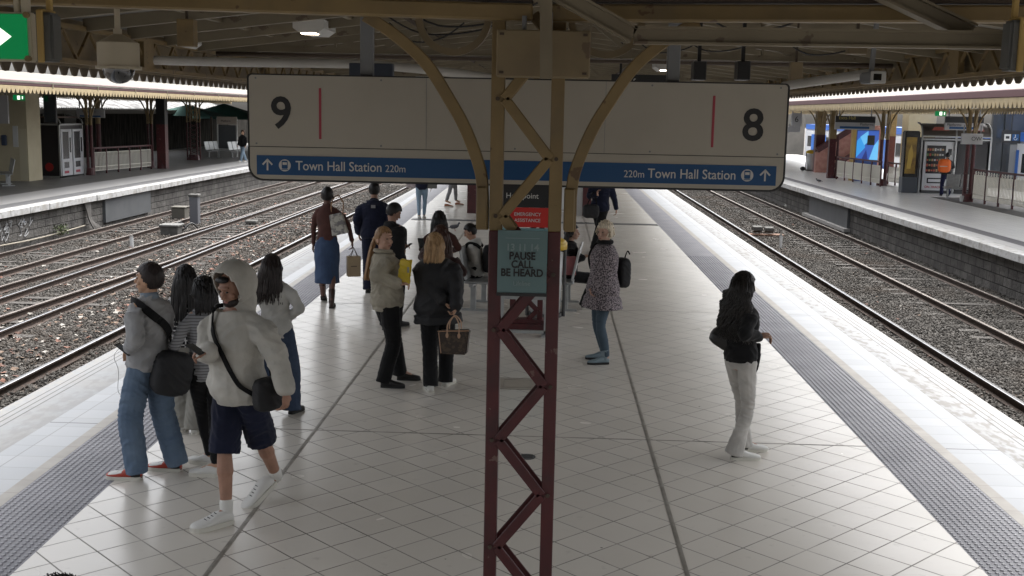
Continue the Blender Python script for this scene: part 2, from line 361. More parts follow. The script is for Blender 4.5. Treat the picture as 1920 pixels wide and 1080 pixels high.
# loose stones, scattered with geometry nodes
M_STONE, t = base('ballast_stone', .9, .25)
oi = t.n.new('ShaderNodeObjectInfo'); c = t.mix(oi.outputs['Random'], (.035, .032, .028), (.135, .126, .115)); P = t.pos()
c = t.mix(t.ramp(t.noise(t.P, .45, 6), .5, .68, 0, .5), c, (.075, .056, .042)); t.put(c, t.b.inputs['Base Color'])
def stone_mesh(seed):
    import bmesh
    bm = bmesh.new(); bmesh.ops.create_icosphere(bm, subdivisions=1, radius=.5); r = random.Random(seed)
    for v_ in bm.verts: v_.co = Vector((v_.co.x*r.uniform(.75, 1.25), v_.co.y*r.uniform(.6, 1.1), v_.co.z*r.uniform(.45, .85)))
    me = bpy.data.meshes.new('stone'); bm.to_mesh(me); bm.free(); me.materials.append(M_STONE); return me
def scatter(name, x0, x1, y0, y1, dens, size, meshes, m=None, label='', seed=0, z=BZ, nx=30, ny=80, amp=.06, flat=False):
    mb = MB(); vs = []; fs = []
    for j in range(ny+1):
        for i in range(nx+1):
            x = x0+(x1-x0)*i/nx; y = y0+(y1-y0)*j/ny; vs.append((x, y, z+.012+amp*noise.noise(Vector((x*.9, y*.9, 3)))))
    for j in range(ny):
        for i in range(nx): a = j*(nx+1)+i; fs.append((a, a+1, a+nx+2, a+nx+1))
    mb.add(vs, fs); o = mb.build(name, m or M_STONE); struct(o, 'stuff', label)
    col = bpy.data.collections.new(name+'_src')
    for k_, me in enumerate(meshes): col.objects.link(bpy.data.objects.new('pebble', me))
    ng = bpy.data.node_groups.new(name, 'GeometryNodeTree')
    ng.interface.new_socket('Geometry', in_out='INPUT', socket_type='NodeSocketGeometry'); ng.interface.new_socket('Geometry', in_out='OUTPUT', socket_type='NodeSocketGeometry')
    N = ng.nodes; L = ng.links
    gi = N.new('NodeGroupInput'); go = N.new('NodeGroupOutput'); dp = N.new('GeometryNodeDistributePointsOnFaces'); dp.inputs['Density'].default_value = dens; dp.inputs['Seed'].default_value = seed
    ci = N.new('GeometryNodeCollectionInfo'); ci.inputs['Collection'].default_value = col; ci.inputs['Separate Children'].default_value = True; ci.inputs['Reset Children'].default_value = True
    ip = N.new('GeometryNodeInstanceOnPoints'); ip.inputs['Pick Instance'].default_value = True
    rr = N.new('FunctionNodeRandomValue'); rr.data_type = 'FLOAT_VECTOR'; rr.inputs[0].default_value = (-.35, -.35, 0) if flat else (0, 0, 0); rr.inputs[1].default_value = (.35, .35, 6.28) if flat else (6.28, 6.28, 6.28)
    rs = N.new('FunctionNodeRandomValue'); rs.data_type = 'FLOAT'; rs.inputs[2].default_value = size[0]; rs.inputs[3].default_value = size[1]; rs.inputs['Seed'].default_value = 5
    L.new(gi.outputs[0], dp.inputs[0]); L.new(dp.outputs['Points'], ip.inputs['Points']); L.new(ci.outputs[0], ip.inputs['Instance'])
    L.new(rr.outputs[0], ip.inputs['Rotation']); L.new(rs.outputs[1], ip.inputs['Scale'])
    L.new(ip.outputs[0], go.inputs[0])
    md = o.modifiers.new('scatter', 'NODES'); md.node_group = ng; return o
SM = [stone_mesh(i) for i in range(5)]
LB = 'loose grey ballast stones between and beside the rails'
scatter('ballast_stones', -15.2, -5.35, 9, 34, 330, (.035, .085), SM, label=LB, seed=1)
scatter('ballast_stones', -15.2, -5.35, 34, 62, 90, (.05, .11), SM, label=LB, seed=2)
scatter('ballast_stones', 4.75, 11.0, 11, 36, 330, (.035, .085), SM, label=LB, seed=3, amp=.05)
scatter('ballast_stones', 4.75, 11.0, 36, 70, 90, (.05, .11), SM, label=LB, seed=4, amp=.05)
# fallen leaves and litter
def leaf(seed, col, nm):
    r = random.Random(seed); mb = MB(); n = 9; pts = []
    for i in range(n):
        a = 6.283*i/n; rr = .5*(1. if i % 2 else r.uniform(.45, .8)); pts.append((rr*math.cos(a), rr*.8*math.sin(a), r.uniform(-.08, .12)))
    mb.add(pts+[(0, 0, .05)], [(i, (i+1) % n, n) for i in range(n)]); me = mb.mesh('leaf'); me.materials.append(mat(nm, col, .8)); return me
LV = [leaf(1, (.10, .05, .035), 'rust_leaf'), leaf(2, (.17, .115, .08), 'tan_leaf'), leaf(3, (.32, .30, .27), 'pale_litter'), leaf(4, (.16, .07, .045), 'brown_leaf')]
LL = 'fallen brown leaves and scraps of pale litter on the track ballast'
scatter('fallen_leaves', -10.6, -8.0, 12, 45, 13, (.07, .17), LV, M_BAL, LL, 11, BZ+.03, flat=True)
scatter('fallen_leaves', -15, -10.6, 14, 50, 3.5, (.06, .16), LV, M_BAL, LL, 12, BZ+.03, flat=True)
scatter('fallen_leaves', -8.0, -5.4, 10, 45, .7, (.06, .13), LV, M_BAL, LL, 13, BZ+.03, flat=True)
scatter('fallen_leaves', 5, 10.8, 12, 50, .35, (.06, .12), LV, M_BAL, LL, 14, BZ+.03, flat=True)
# ---- rails and sleepers
M_RUST = mat('rusty_rail', (.075, .05, .038), .85, .2, col2=(.04, .03, .026), scale=20, bump=.3)
M_RAILTOP = mat('worn_rail_head', (.42, .42, .43), .25, 1., col2=(.4, .4, .41), scale=3)
M_RAILDULL = mat('dull_rail_head', (.20, .18, .165), .45, .7, col2=(.12, .1, .09), scale=3)
M_SLP = mat('weathered_sleeper', (.075, .068, .062), .9, col2=(.04, .036, .032), scale=7, bump=.5, bscale=30, stretch=(1, 8, 1))
def rail_mb(pts, top=True):
    prof = [(-.07, -.155), (.07, -.155), (.07, -.14), (.012, -.12), (.012, -.045), (.035, -.035), (.035, -.004), (.027, 0), (-.027, 0), (-.035, -.004), (-.035, -.035), (-.012, -.045), (-.012, -.12), (-.07, -.14)]
    mb = MB(); n = len(prof); vs = []
    for p in pts: vs += [(p[0]+a, p[1], TRK+b) for a, b in prof]
    for i in range(len(pts)-1):
        for q in range(n):
            mb.mi.append(1 if q in (6, 7, 8) else 0); mb.f.append((i*n+q, i*n+(q+1) % n, (i+1)*n+(q+1) % n, (i+1)*n+q))
    mb.v = vs; return mb
slp = MB().box((0, 0, 0), (2.6, .24, .13)).mesh('sleeper'); slp.materials.append(M_SLP)
def track(label, xa, xb, y0, y1, shiny, sl_y0=None, sl_y1=None, dx=0., dz=0.):
    t_ = thing('railway_track', label, 'railway track', ((xa+xb)/2, y0, BZ), group='railway tracks beside the platforms'); t_['kind'] = 'structure'
    for x in (xa, xb):
        o = rail_mb([(x, y0, 0), (x+dx, y1, 0)]).build('rail', [M_RUST, M_RAILTOP if shiny else M_RAILDULL], t_); o.matrix_parent_inverse = Matrix.Translation(-t_.location)
    y = (sl_y0 or y0)
    r = random.Random(int(abs(xa)*10))
    while y < (sl_y1 or y1):
        o = link('sleeper', slp, None, t_); o.location = ((dx*(y-y0)/(y1-y0)), y-y0, -.045+dz+r.uniform(-.02, .012)); o.rotation_euler = (0, 0, r.uniform(-.02, .02)); y += .66
    return t_
track('railway track right beside the left edge of the tiled middle platform', -7.69, -6.07, 6, 90, True, 12, 60, dz=-.03)
track('middle railway track on the left with check rails and brown leaves between platforms', -11.28, -9.62, 8, 90, True, 14, 72)
track('railway track hugging the dark stone wall of the far left platform', -14.62, -13.02, 10, 90, False, 20, 78, dx=-.02)
track('railway track right beside the right edge of the tiled middle platform', 5.2, 6.82, 6, 90, True, 14, 60, dz=-.03)
track('railway track below the wall of the far right platform', 8.68, 10.28, 10, 90, False, 17, 80)
for pts, lb in ((((-11.98, 8), (-11.98, 24), (-11.4, 40), (-11.36, 60)), 'extra rail lying just outside the middle left track'), (((-10.48, 10), (-10.35, 19), (-9.85, 29), (-9.78, 60)), 'extra rail lying close inside the nearer rail of the middle left track')):
    o = rail_mb([(a, b, 0) for a, b in pts]).build('check_rail', [M_RUST, M_RAILDULL]); tag(o, lb, 'rail'); o['kind'] = 'structure'
# ---------------------------------------------------------------- the canopy over the middle platform and all that hangs from it
M_CRM = mat('cream_steel_paint', (.26, .185, .082), .5, col2=(.215, .152, .066), scale=5, dirt=(.16, .12, .07, .7), dscale=3, bump=.1)
M_TAN = mat('tan_steel_paint', (.25, .195, .11), .5, col2=(.21, .16, .09), scale=3, dirt=(.18, .14, .09, .6), dscale=4)
M_BGE = mat('beige_steel_paint', (.24, .205, .14), .55, col2=(.20, .17, .115), scale=3, dirt=(.2, .16, .11, .5), dscale=3)
M_MAR = mat('maroon_steel_paint', (.085, .014, .016), .45, col2=(.06, .011, .013), scale=5, dirt=(.03, .015, .015, .5), dscale=6, bump=.1)
M_ROOF = mat('roof_lining', (.34, .33, .30), .7, col2=(.27, .26, .235), scale=2, dirt=(.28, .24, .19, .6), dscale=1.2)
def chips(m, col, sc=9., th=.66):
    t = NT(m); b = t.b.inputs['Base Color']; src = b.links[0].from_socket; tc = t.n.new('ShaderNodeTexCoord')
    f = t.ramp(t.noise(tc.outputs['Object'], sc, 10), th, th+.02, 0, .8); t.put(t.mix(f, src, col), b)
chips(M_CRM, (.10, .055, .03), 7, .65); chips(M_MAR, (.16, .10, .085), 11, .67); chips(M_TAN, (.12, .08, .05), 6, .66); chips(M_BGE, (.12, .085, .06), 6, .67)
M_BRN = mat('dark_brown_steel', (.07, .05, .035), .7)
M_BLK = mat('black_paint', (.015, .015, .016), .4)
M_GRYP = mat('grey_powdercoat', (.22, .23, .24), .5)
M_ZINC = mat('zinc_roof', (.55, .56, .57), .5, .3, col2=(.42, .43, .44), scale=2)
def sweep(mb, pts, w, d, nrm, closed=False):
    nrm = Vector(nrm).normalized(); pts = [Vector(p) for p in pts]; N = len(pts); vs = []
    for i, p in enumerate(pts):
        a = pts[i-1] if (i > 0 or closed) else p; b = pts[(i+1) % N] if (i < N-1 or closed) else p
        t_ = (b-a).normalized(); s_ = t_.cross(nrm).normalized(); ww = w[i] if isinstance(w, (list, tuple)) else w
        vs += [p-s_*ww/2-nrm*d/2, p+s_*ww/2-nrm*d/2, p+s_*ww/2+nrm*d/2, p-s_*ww/2+nrm*d/2]
    fs = []
    for i in range(N if closed else N-1):
        j = (i+1) % N
        for q in range(4): fs.append((4*i+q, 4*i+(q+1) % 4, 4*j+(q+1) % 4, 4*j+q))
    if not closed: fs += [(3, 2, 1, 0), (4*N-4, 4*N-3, 4*N-2, 4*N-1)]
    return mb.add(vs, fs)
def spline(pts, n=6):
    pts = [Vector(p) for p in pts]; out = []
    for i in range(len(pts)-1):
        p0, p1, p2, p3 = pts[max(i-1, 0)], pts[i], pts[i+1], pts[min(i+2, len(pts)-1)]
        for k_ in range(n):
            t_ = k_/n; out.append(.5*((2*p1)+(p2-p0)*t_+(2*p0-5*p1+4*p2-p3)*t_*t_+(3*p1-p0-3*p2+p3)*t_**3))
    return out+[pts[-1]]
YA, YB = -9., 76.
cano = thing('station_canopy', 'dark lined canopy of cream steel trusses over the tiled middle platform, nearest overhead', 'canopy', (0, 0, 0))
RZ = lambda x: 4.33-.12*abs(x)
for s_ in (-1, 1):
    mb = MB(); n = 120                                    # ribbed roof sheet
    mb.add([(s_*4.95, YA, RZ(4.95)), (0, YA, RZ(0)), (0, YB, RZ(0)), (s_*4.95, YB, RZ(4.95)), (s_*4.95, YA, RZ(4.95)+.05), (0, YA, RZ(0)+.05), (0, YB, RZ(0)+.05), (s_*4.95, YB, RZ(4.95)+.05)],
           [(0, 1, 2, 3), (7, 6, 5, 4), (0, 3, 7, 4), (3, 2, 6, 7), (1, 0, 4, 5)])
    mb.build('roof_sheet', M_ROOF, cano)
raf = MB()
for s_ in (-1, 1): raf.bar((0, 0, RZ(0)-.062), (s_*4.6, 0, RZ(4.6)-.062), .07, .12)
rafm = raf.mesh('rafter'); rafm.materials.append(M_BGE)
y = -8.5
while y < 74: link('rafter', rafm, None, cano).location = (0, y, 0); y += 1.15
pur = MB()
for s_ in (-1, 1):
    for x in (1.2, 2.4, 3.6): pur.b2((s_*x-.03, YA, RZ(x)-.05), (s_*x+.03, YB, RZ(x)-.004))
pur.build('purlins', M_BGE, cano)
def girder(X, zb, zt, ya, yb, out, par, m=M_CRM, pitch=.62):
    mb = MB(); mb.b2((X-.03, ya, zb), (X+.03, yb, zb+.045)); mb.b2((X-.03, ya, zt-.045), (X+.03, yb, zt)); y = ya; k_ = 0
    while y < yb:
        mb.bar((X, y, zb+.045), (X, y+pitch/2, zt-.045), .028, .028); mb.bar((X, y+pitch/2, zt-.045), (X, y+pitch, zb+.045), .028, .028)
        if k_ % 9 == 8: mb.b2((X-.035, y-.16, zb+.04), (X+.035, y+.16, zt-.04))
        y += pitch; k_ += 1
    mb.build('edge_girder', m, par)
    MB().b2((X+out*.10, ya, zb-.02), (X+out*.13, yb, zt+.12)).build('fascia_board', M_TAN, par)
def valance(X, z0, tip, ya, yb, m, par, pitch=.235, th=.02, name='valance'):
    mb = MB(); y = ya; vs = []; fs = []
    while y < yb:
        b = len(vs)
        for x in (X-th/2, X+th/2): vs += [(x, y, z0), (x, y+pitch, z0), (x, y+pitch, tip+.62*(z0-tip)), (x, y+pitch*.68, tip+.006), (x, y+pitch/2, tip), (x, y+pitch*.32, tip+.006), (x, y, tip+.62*(z0-tip))]
        fs += [tuple(b+q for q in range(7)), tuple(b+13-q for q in range(7))]+[(b+q, b+q+7, b+(q+1) % 7+7, b+(q+1) % 7) for q in (2, 3, 4, 5)]
        y += pitch
    mb.add(vs, fs); return mb.build(name, m, par)
girder(-4.6, 3.335, 3.70, YA, 72, -1, cano); girder(4.4, 3.425, 3.77, YA, 72, 1, cano)
M_DVAL = mat('dark_brown_valance', (.13, .10, .065), .7, col2=(.10, .078, .05), scale=4)  # valance in a darker brown than the tan fascia board
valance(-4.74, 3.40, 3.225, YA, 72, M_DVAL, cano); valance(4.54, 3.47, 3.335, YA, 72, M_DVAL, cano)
# transverse trusses
def truss(y, x0=-4.55, x1=4.35, zb=3.72, m=M_BGE):
    mb = MB(); mb.bar((x0, y, zb), (x1, y, zb), .07, .07)
    n = 8; xs = [x0+(x1-x0)*i/n for i in range(n+1)]
    for i in range(n):
        a, b = xs[i], xs[i+1]; mid = (a+b)/2
        mb.bar((a, y, zb), (mid, y, RZ(mid)-.12), .05, .05); mb.bar((mid, y, RZ(mid)-.12), (b, y, zb), .046, .05)
        mb.bar((mid, y, zb), (mid, y, RZ(mid)-.12), .03, .04)
    for s_ in (-1, 1): mb.bar((0, y, RZ(0)-.14), (s_*4.4, y, RZ(4.4)-.14), .06, .08)
    mb.build('truss', m, cano)
for y in (14.9, 24, 33, 42, 51): truss(y)
def platecol(zb, X0, X1, y, brk=2.33, top=3.46, w_=.07, d_=.1, zig=.617, off=.865, label='', par=None, arch=True):
    c_ = par or thing('canopy_column', label, 'column', ((X0+X1)/2, y, 0)); cx = (X0+X1)/2; L = -cx
    for lo, hi, m, nm in ((zb, brk, M_MAR, 'lower_column'), (brk, top, M_CRM, 'upper_column')):
        mb = MB()
        for x in (X0-cx, X1-cx):
            mb.b2((x-w_/2, -d_/2, lo), (x+w_/2, d_/2, hi))
        a, b = X1-cx-w_/2, X0-cx+w_/2; z = off-zig*6
        while z < hi+zig:
            for p, q in (((b, z-zig/2), (a, z)), ((a, z), (b, z+zig/2))):
                z0_, z1_ = p[1], q[1]
                if z1_ <= lo or z0_ >= hi: continue
                t0, t1 = max(0, (lo-z0_)/(z1_-z0_)), min(1, (hi-z0_)/(z1_-z0_))
                P0 = (p[0]+(q[0]-p[0])*t0, -d_/2-.005, z0_+(z1_-z0_)*t0); P1 = (p[0]+(q[0]-p[0])*t1, -d_/2-.005, z0_+(z1_-z0_)*t1)
                mb.bar(P0, P1, .055, .012, up=(0, 1, 0)); mb.bar((P0[0], d_/2+.005, P0[2]), (P1[0], d_/2+.005, P1[2]), .055, .012, up=(0, 1, 0))
            z += zig
        mb.build(nm, m, c_, bevel=.004)
    mb = MB()                                             # rivets on the braces' ends
    z = off-zig*3
    for k_ in range(9):
        for x, zz in ((X1-cx, z), (X0-cx, z+zig/2)):
            if .1 < zz < top: mb.cyl((x, -d_/2-.006, zz), .011, .012, 8, axis=(0, 1, 0))
        z += zig
    mb.build('rivets', M_BRN, c_)
    MB().box((0, 0, .04), (X1-X0+.2, .34, .08)).box((0, 0, .1), (X1-X0+.12, .24, .06)).build('base_plate', M_MAR, c_)
    return c_
col1 = platecol(0, -.295, .02, 6.0, label='nearest lattice column, dark maroon below and cream above, in the middle foreground')
cx = -.1375
aL = [(-.366, 2.33), (-.37, 2.56), (-.40, 2.70), (-.468, 2.868), (-.547, 3.006), (-.676, 3.198), (-.846, 3.346), (-1.0, 3.44)]
for sgn in (-1, 1):
    pts = [Vector((sgn*(-(a-cx)), 0, z)) for a, z in aL] if sgn > 0 else [Vector((a-cx, 0, z)) for a, z in aL]
    pts = spline([p+Vector((.012 if sgn > 0 else 0, 0, 0)) for p in pts], 6)
    mb = MB(); sweep(mb, pts, .062, .07, (0, 1, 0)); mb.build('curved_bracket', M_CRM, col1, bevel=.004)
    MB().b2((sgn*.205, -.055, 2.335), (sgn*.262, .055, 2.56)).build('bracket_foot', M_CRM, col1, bevel=.006)
    ring = [Vector((sgn*.405+.185*math.cos(a), .08, 3.45+.185*math.sin(a))) for a in [6.2832*i/36 for i in range(36)]]
    sweep(MB(), ring, .035, .05, (0, 1, 0), True).build('ring', M_BRN, col1) if False else sweep((mb := MB()), ring, .036, .05, (0, 1, 0), True).build('spandrel_ring', M_TAN, col1)
# gutters falling to the column, the dark pipe above them
gut = thing('box_gutter', 'long tan box gutter falling towards the nearest column from both sides', 'gutter', (0, 5.90, 3.475))
for s_ in (-1, 1):
    mb = MB(); mb.bar((s_*.02-.1, 0, -.015), (s_*4.5, 0, .05), .1, .085); mb.build('trough', M_CRM, gut, bevel=.01)
    mb = MB(); mb.bar((s_*.02-.1, .02, .09), (s_*4.5, .02, .15), .12, .10); mb.build('dark_beam', M_BRN, gut)
# pale steel channel in front of the column with its two raking struts
def ibeam(mb, p, q, w_, h, f=.012):
    p, q = Vector(p), Vector(q); d = (q-p).normalized(); x = d.cross(Vector((0, 0, 1))).normalized(); z = x.cross(d)
    mb.bar(p, q, w_*.35, h-2*f, up=z); mb.bar(p+z*(h/2-f/2), q+z*(h/2-f/2), w_, f, up=z); mb.bar(p-z*(h/2-f/2), q-z*(h/2-f/2), w_, f, up=z)
stb = thing('steel_beam', 'pale beige steel channel beam crossing overhead on the right in front of the column', 'beam', (0, 0, 0))
A = gy(1188, 66, 5.6); B = gy(1885, 76, 5.6)
mb = MB(); ibeam(mb, A, B, .07, .085); mb.build('beam', M_BGE, stb)
mb = MB(); ibeam(mb, gy(1000, -38, 5.6), A, .07, .085); mb.build('raking_strut', M_BGE, stb)
mb = MB(); p = gy(1024, -20, 5.55); q = gy(1024, 147, 5.55); mb.bar(p, q, .05, .06); mb.build('upright', M_BGE, stb)
mb = MB(); ibeam(mb, gy(1560, -60, 5.75), gy(1820, 62, 5.7), .12, .085); mb.build('raking_strut', M_BGE, stb)
# junction box on the column
jb = thing('junction_box', 'wide tan metal junction box fixed across the top of the nearest column', 'box', (-.06, 5.83, 3.25))
MB().box((0, 0, 0), (.475, .12, .235)).build('box', M_TAN, jb, bevel=.006)
mb = MB()
for sx in (-.21, .21):
    for sz in (-.095, .095): MB().box((sx, -.063, sz), (.022, .01, .012)).build('latch', M_BRN, jb)
MB().cyl((-.10, 0, .15), .012, .08).cyl((.03, 0, .16), .014, .10).cyl((.03, 0, .30), .01, .3).build('conduit', M_GRYP, jb)
# ---------------------------------------------------------------- the platform sign
M_SGN = mat('sign_face', (.47, .44, .375), .45, dirt=(.40, .37, .31, .6), dscale=2)
M_SBLU = mat('sign_blue', (.010, .075, .21), .45); M_SRED = mat('sign_red', (.42, .06, .09), .5); M_SBLK = mat('sign_black', (.018, .018, .02), .5)
M_SWHT = mat('sign_lettering', (.62, .62, .60), .5)
sg = thing('platform_sign', 'long white hanging sign reading 9 and 8 above a blue Town Hall Station band', 'sign', (-.225, 6.72, 0))
def rrect(x0, x1, z0, z1, r, rt=None, n=6):
    rt = r if rt is None else rt; out = []
    for cx_, cz_, a0, rr in ((x1-r, z0+r, -90, r), (x1-rt, z1-rt, 0, rt), (x0+rt, z1-rt, 90, rt), (x0+r, z0+r, 180, r)):
        for i in range(n+1): a = R_(a0+90*i/n); out.append((cx_+rr*math.cos(a), cz_+rr*math.sin(a)))
    return out
OX = .225
MB().prism(rrect(-1.603, 1.603, 2.519, 3.154, .088, .025), (0, .13, 0), (1, 0, 0), (0, 0, 1), .14).build('casing', M_BLK, sg)
MB().prism(rrect(-1.591, 1.591, 2.531, 3.146, .08, .02), (0, .0, 0), (1, 0, 0), (0, 0, 1), .012).build('face', M_SGN, sg)
mb = MB(); mb.b2((-1.59, -.0135, 2.722), (1.59, -.0122, 2.726)); mb.build('panel_joint', M_SBLK, sg)
mb = MB(); mb.b2((-1.55, -.0145, 2.556), (1.55, -.0122, 2.672)); mb.build('blue_band', M_SBLU, sg)
for x in (-1.165, 1.165):
    MB().b2((x-.007, -.0145, 2.775), (x+.007, -.0122, 3.075)).build('red_bar', M_SRED, sg)
text('9', .262, (-1.465, -.013, 2.838), M_SBLK, sg, bold=.016, name='number', align='LEFT'); text('8', .262, (1.465, -.013, 2.822), M_SBLK, sg, align='RIGHT', bold=.016, name='number')
text('Town Hall Station', .079, (-1.315, -.0147, 2.588), M_SWHT, sg, bold=.006, sx=.90); text('220m', .060, (-.775, -.0147, 2.588), M_SWHT, sg, sx=.92)
text('Town Hall Station', .079, (1.315, -.0147, 2.588), M_SWHT, sg, align='RIGHT', bold=.006, sx=.90); text('220m', .060, (.775, -.0147, 2.588), M_SWHT, sg, align='RIGHT', sx=.92)
for s_ in (-1, 1):
    MB().cyl((s_*1.38, -.0155, 2.614), .036, .002, 28, axis=(0, 1, 0)).build('train_symbol_disc', M_SWHT, sg)
    mb = MB(); mb.prism(rrect(s_*1.38-.018, s_*1.38+.018, 2.594, 2.642, .006), (0, -.0168, 0), (1, 0, 0), (0, 0, 1), .001); mb.bar((s_*1.38-.02, -.0172, 2.589), (s_*1.38+.02, -.0172, 2.589), .002, .004); mb.build('train_symbol', M_SBLU, sg)
    mb = MB(); mb.b2((s_*1.38-.013, -.0185, 2.617), (s_*1.38+.013, -.0181, 2.633)); mb.build('train_symbol_window', M_SWHT, sg)
    mb = MB(); x = s_*1.485
    mb.b2((x-.005, -.0155, 2.582), (x+.005, -.0147, 2.640)); mb.bar((x-.029, -.0152, 2.616), (x+.002, -.0152, 2.649), .001, .010, up=(.7, 0, .7)); mb.bar((x+.029, -.0152, 2.616), (x-.002, -.0152, 2.649), .001, .010, up=(.7, 0, -.7)); mb.build('arrow', M_SWHT, sg)
for x in (-1.55, -.8, 0, .8, 1.55):
    for z in (2.742, 3.128): MB().cyl((x, -.0135, z), .006, .003, 10, axis=(0, 1, 0)).build('screw', M_GRYP, sg)
for x in (-.53, .53): MB().b2((x-.0012, -.0133, 2.727), (x+.0012, -.0122, 3.145)).build('panel_seam', M_GRYP, sg)
for x in (-.895, .925):
    MB().b2((x-.038, .03, 3.155), (x+.038, .09, 4.18)).build('hanger', M_GRYP, sg, bevel=.004)
# ---------------------------------------------------------------- cameras, boxes, conduits, lights under the roof
M_CAMB = mat('camera_housing', (.52, .47, .36), .4, dirt=(.35, .3, .22, .4)); M_GLS = mat('smoked_dome', (.012, .014, .016), .05, spec=.8, coat=1.)
pd = gy(222, 103, 6.0)
dc = thing('dome_camera', 'round cream dome security camera hanging from a pipe at upper left', 'security camera', pd)
MB().cyl((0, 0, 0), .108, .125, 56).build('housing', M_CAMB, dc); MB().cyl((0, 0, .084), .108, .044, 56, .030).cyl((0, 0, .115), .022, .04, 16).build('cap', M_CAMB, dc)
MB().cyl((0, 0, -.068), .118, .014, 32).build('flange', M_CAMB, dc); MB().cyl((0, 0, .36), .015, .46, 16).build('pipe', M_CAMB, dc)
mb = MB().ell((0, 0, -.07), (.084, .084, .082), 28, 16); mb.build('dome', M_GLS, dc, smooth=True)
pb = gy(1644, 145, 8.0)
bc = thing('bullet_camera', 'small pale box camera with a dark window beside the right hand girder', 'security camera', pb)
MB().box((0, .12, 0), (.10, .3, .08)).build('housing', M_GRYP, bc, bevel=.012, seg=2); MB().box((0, -.035, 0), (.105, .02, .085)).build('bezel', mat('pale_grey', (.5, .5, .48), .5), bc, bevel=.006)
MB().box((-.008, -.047, 0), (.055, .006, .045)).build('window', M_GLS, bc, bevel=.002); MB().bar((0, .15, .04), (.02, .15, .5), .03, .03).build('arm', M_GRYP, bc)
for (px_, py_, Y_, w_, h_, d_, lb) in ((351, 62, 9.5, .14, .225, .12, 'tan speaker box hanging below the roof on the left beside a white lamp'), (1492, 135, 12, .125, .2, .1, 'small tan box hanging above the right end of the big platform sign'), (1606, 93, 8.6, .14, .07, .1, 'flat tan box tucked under the roof beams on the right')):
    p = gy(px_, py_, Y_); sb = thing('speaker_box', lb, 'speaker', p); MB().box((0, 0, 0), (w_, d_, h_)).build('box', M_TAN if px_ != 351 else M_CRM, sb, bevel=.005)
    MB().bar((0, 0, h_/2), (0, 0, RZ(p.x)-p.z-.02), .02, .02, up=(0, 1, 0)).build('hanger', M_BRN, sb)
# lit and unlit lamps
M_LAMPH = mat('lamp_housing', (.62, .62, .60), .5); M_LIT = mat('lit_tube', (.9, .8, .7), .5, emit=(1., .82, .62), es=9.)
for (px_, py_, Y_, lit, lb) in ((590, 60, 13.4, 1, 'lit lamp with a warm glowing tube above the left half of the platform sign'), (796, 145, 26, 1, 'small far lit lamp glowing just above the top edge of the platform sign'), (1245, 129, 20, 1, 'far lit lamp glowing beside the right grey hanger of the platform sign'), (335, 84, 14, 0, 'unlit white lamp hanging behind the tan box at upper left')):
    p = gy(px_, py_, Y_); lm = thing('ceiling_lamp', lb, 'lamp', p, group='lamps under the canopy roof')
    o = MB().prism([(-.18, .02), (-.10, -.035), (.10, -.035), (.18, .02), (.18, .12), (-.18, .12)], (0, .35, 0), (1, 0, 0), (0, 0, 1), .7).build('housing', M_LAMPH, lm)
    MB().b2((-.085, -.352, -.043), (.085, -.18, -.036)).build('tube', M_LIT if lit else M_LAMPH, lm)
    zz = RZ(p.x)-p.z
    if zz > .2: [MB().bar((0, q_, .1), (0, q_, zz), .012, .012, up=(0, 1, 0)).build('rod', M_BRN, lm) for q_ in (-.2, .2)]
# conduits
M_PIPE = mat('white_conduit', (.50, .49, .46), .5, dirt=(.3, .27, .22, .5))
mb = MB(); mb.tube(spline([gy(290, 113, 10.2), gy(450, 117, 10.2), gy(620, 119, 10.2), gy(700, 122, 10.3), gy(820, 133, 10.5), gy(940, 149, 10.8)], 5), .042, 10)
tag(mb.build('conduit_pipe', M_PIPE, smooth=True), 'thick pale conduit pipe running across under the roof above the left half of the sign', 'pipe')
mb = MB(); mb.tube(spline([gy(1470, 161, 9.4), gy(1560, 148, 8.8), gy(1632, 138, 8.3)], 4), .036, 10)
tag(mb.build('conduit_pipe', M_PIPE, smooth=True), 'pale conduit pipe rising right to the small box camera', 'pipe')
for i, (a, b, rr, lb) in enumerate((((-4.4, 14.7, 3.64), (4.3, 14.7, 3.64), .03, 'dark pipe strapped under the second roof truss'), ((-4.4, 9.2, 3.86), (-.4, 9.2, 3.88), .02, 'thin dark pipe running across the left half of the roof'), ((.4, 9.0, 3.80), (4.3, 9.0, 3.78), .022, 'thin dark pipe running across the right half of the roof'), ((-1.7, 7.0, 4.0), (-1.7, 40, 4.0), .025, 'dark pipe running the length of the canopy left of the column'), ((1.6, 7.0, 4.0), (1.6, 40, 4.0), .025, 'dark pipe running the length of the canopy right of the column'))):
    tag(MB().tube([a, b], rr, 8).build('service_pipe', M_BRN, smooth=True), lb, 'pipe')
# thin drooping cables beneath the roof
rc = random.Random(3)
cb = thing('roof_cables', 'loops of thin black cable drooping under the canopy roof above the sign', 'cables', (0, 0, 0))
for k_ in range(9):
    x = rc.uniform(-3.4, 3.4); y = rc.uniform(9.5, 14.5); L = rc.uniform(.5, 1.3); z = rc.uniform(3.68, 3.85)
    MB().tube(spline([(x, y, z+.1), (x+L*.3, y, z-.09), (x+L*.7, y+.05, z-.05), (x+L, y+.1, z+.12)], 5), .009, 6).build('cable', M_BLK, cb)
for (px_, w_, lb) in ((1310, 26, 'left of two black screen backs'), (1392, 28, 'right of two black screen backs')):
    p = gy(px_, 133, 10.0); t_ = thing('display_screen', lb+' hanging above the right part of the platform sign', 'screen', p); MB().box((0, 0, 0), (.11, .2, .16)).build('casing', M_BLK, t_, bevel=.006); MB().bar((0, 0, .08), (0, 0, RZ(p.x)-p.z), .03, .03, up=(0, 1, 0)).build('hanger', M_BLK, t_)
p = gy(1208, 162, 19.); t_ = thing('platform_sign', 'black hanging sign far behind with the top of the word Platform just showing', 'sign', p)
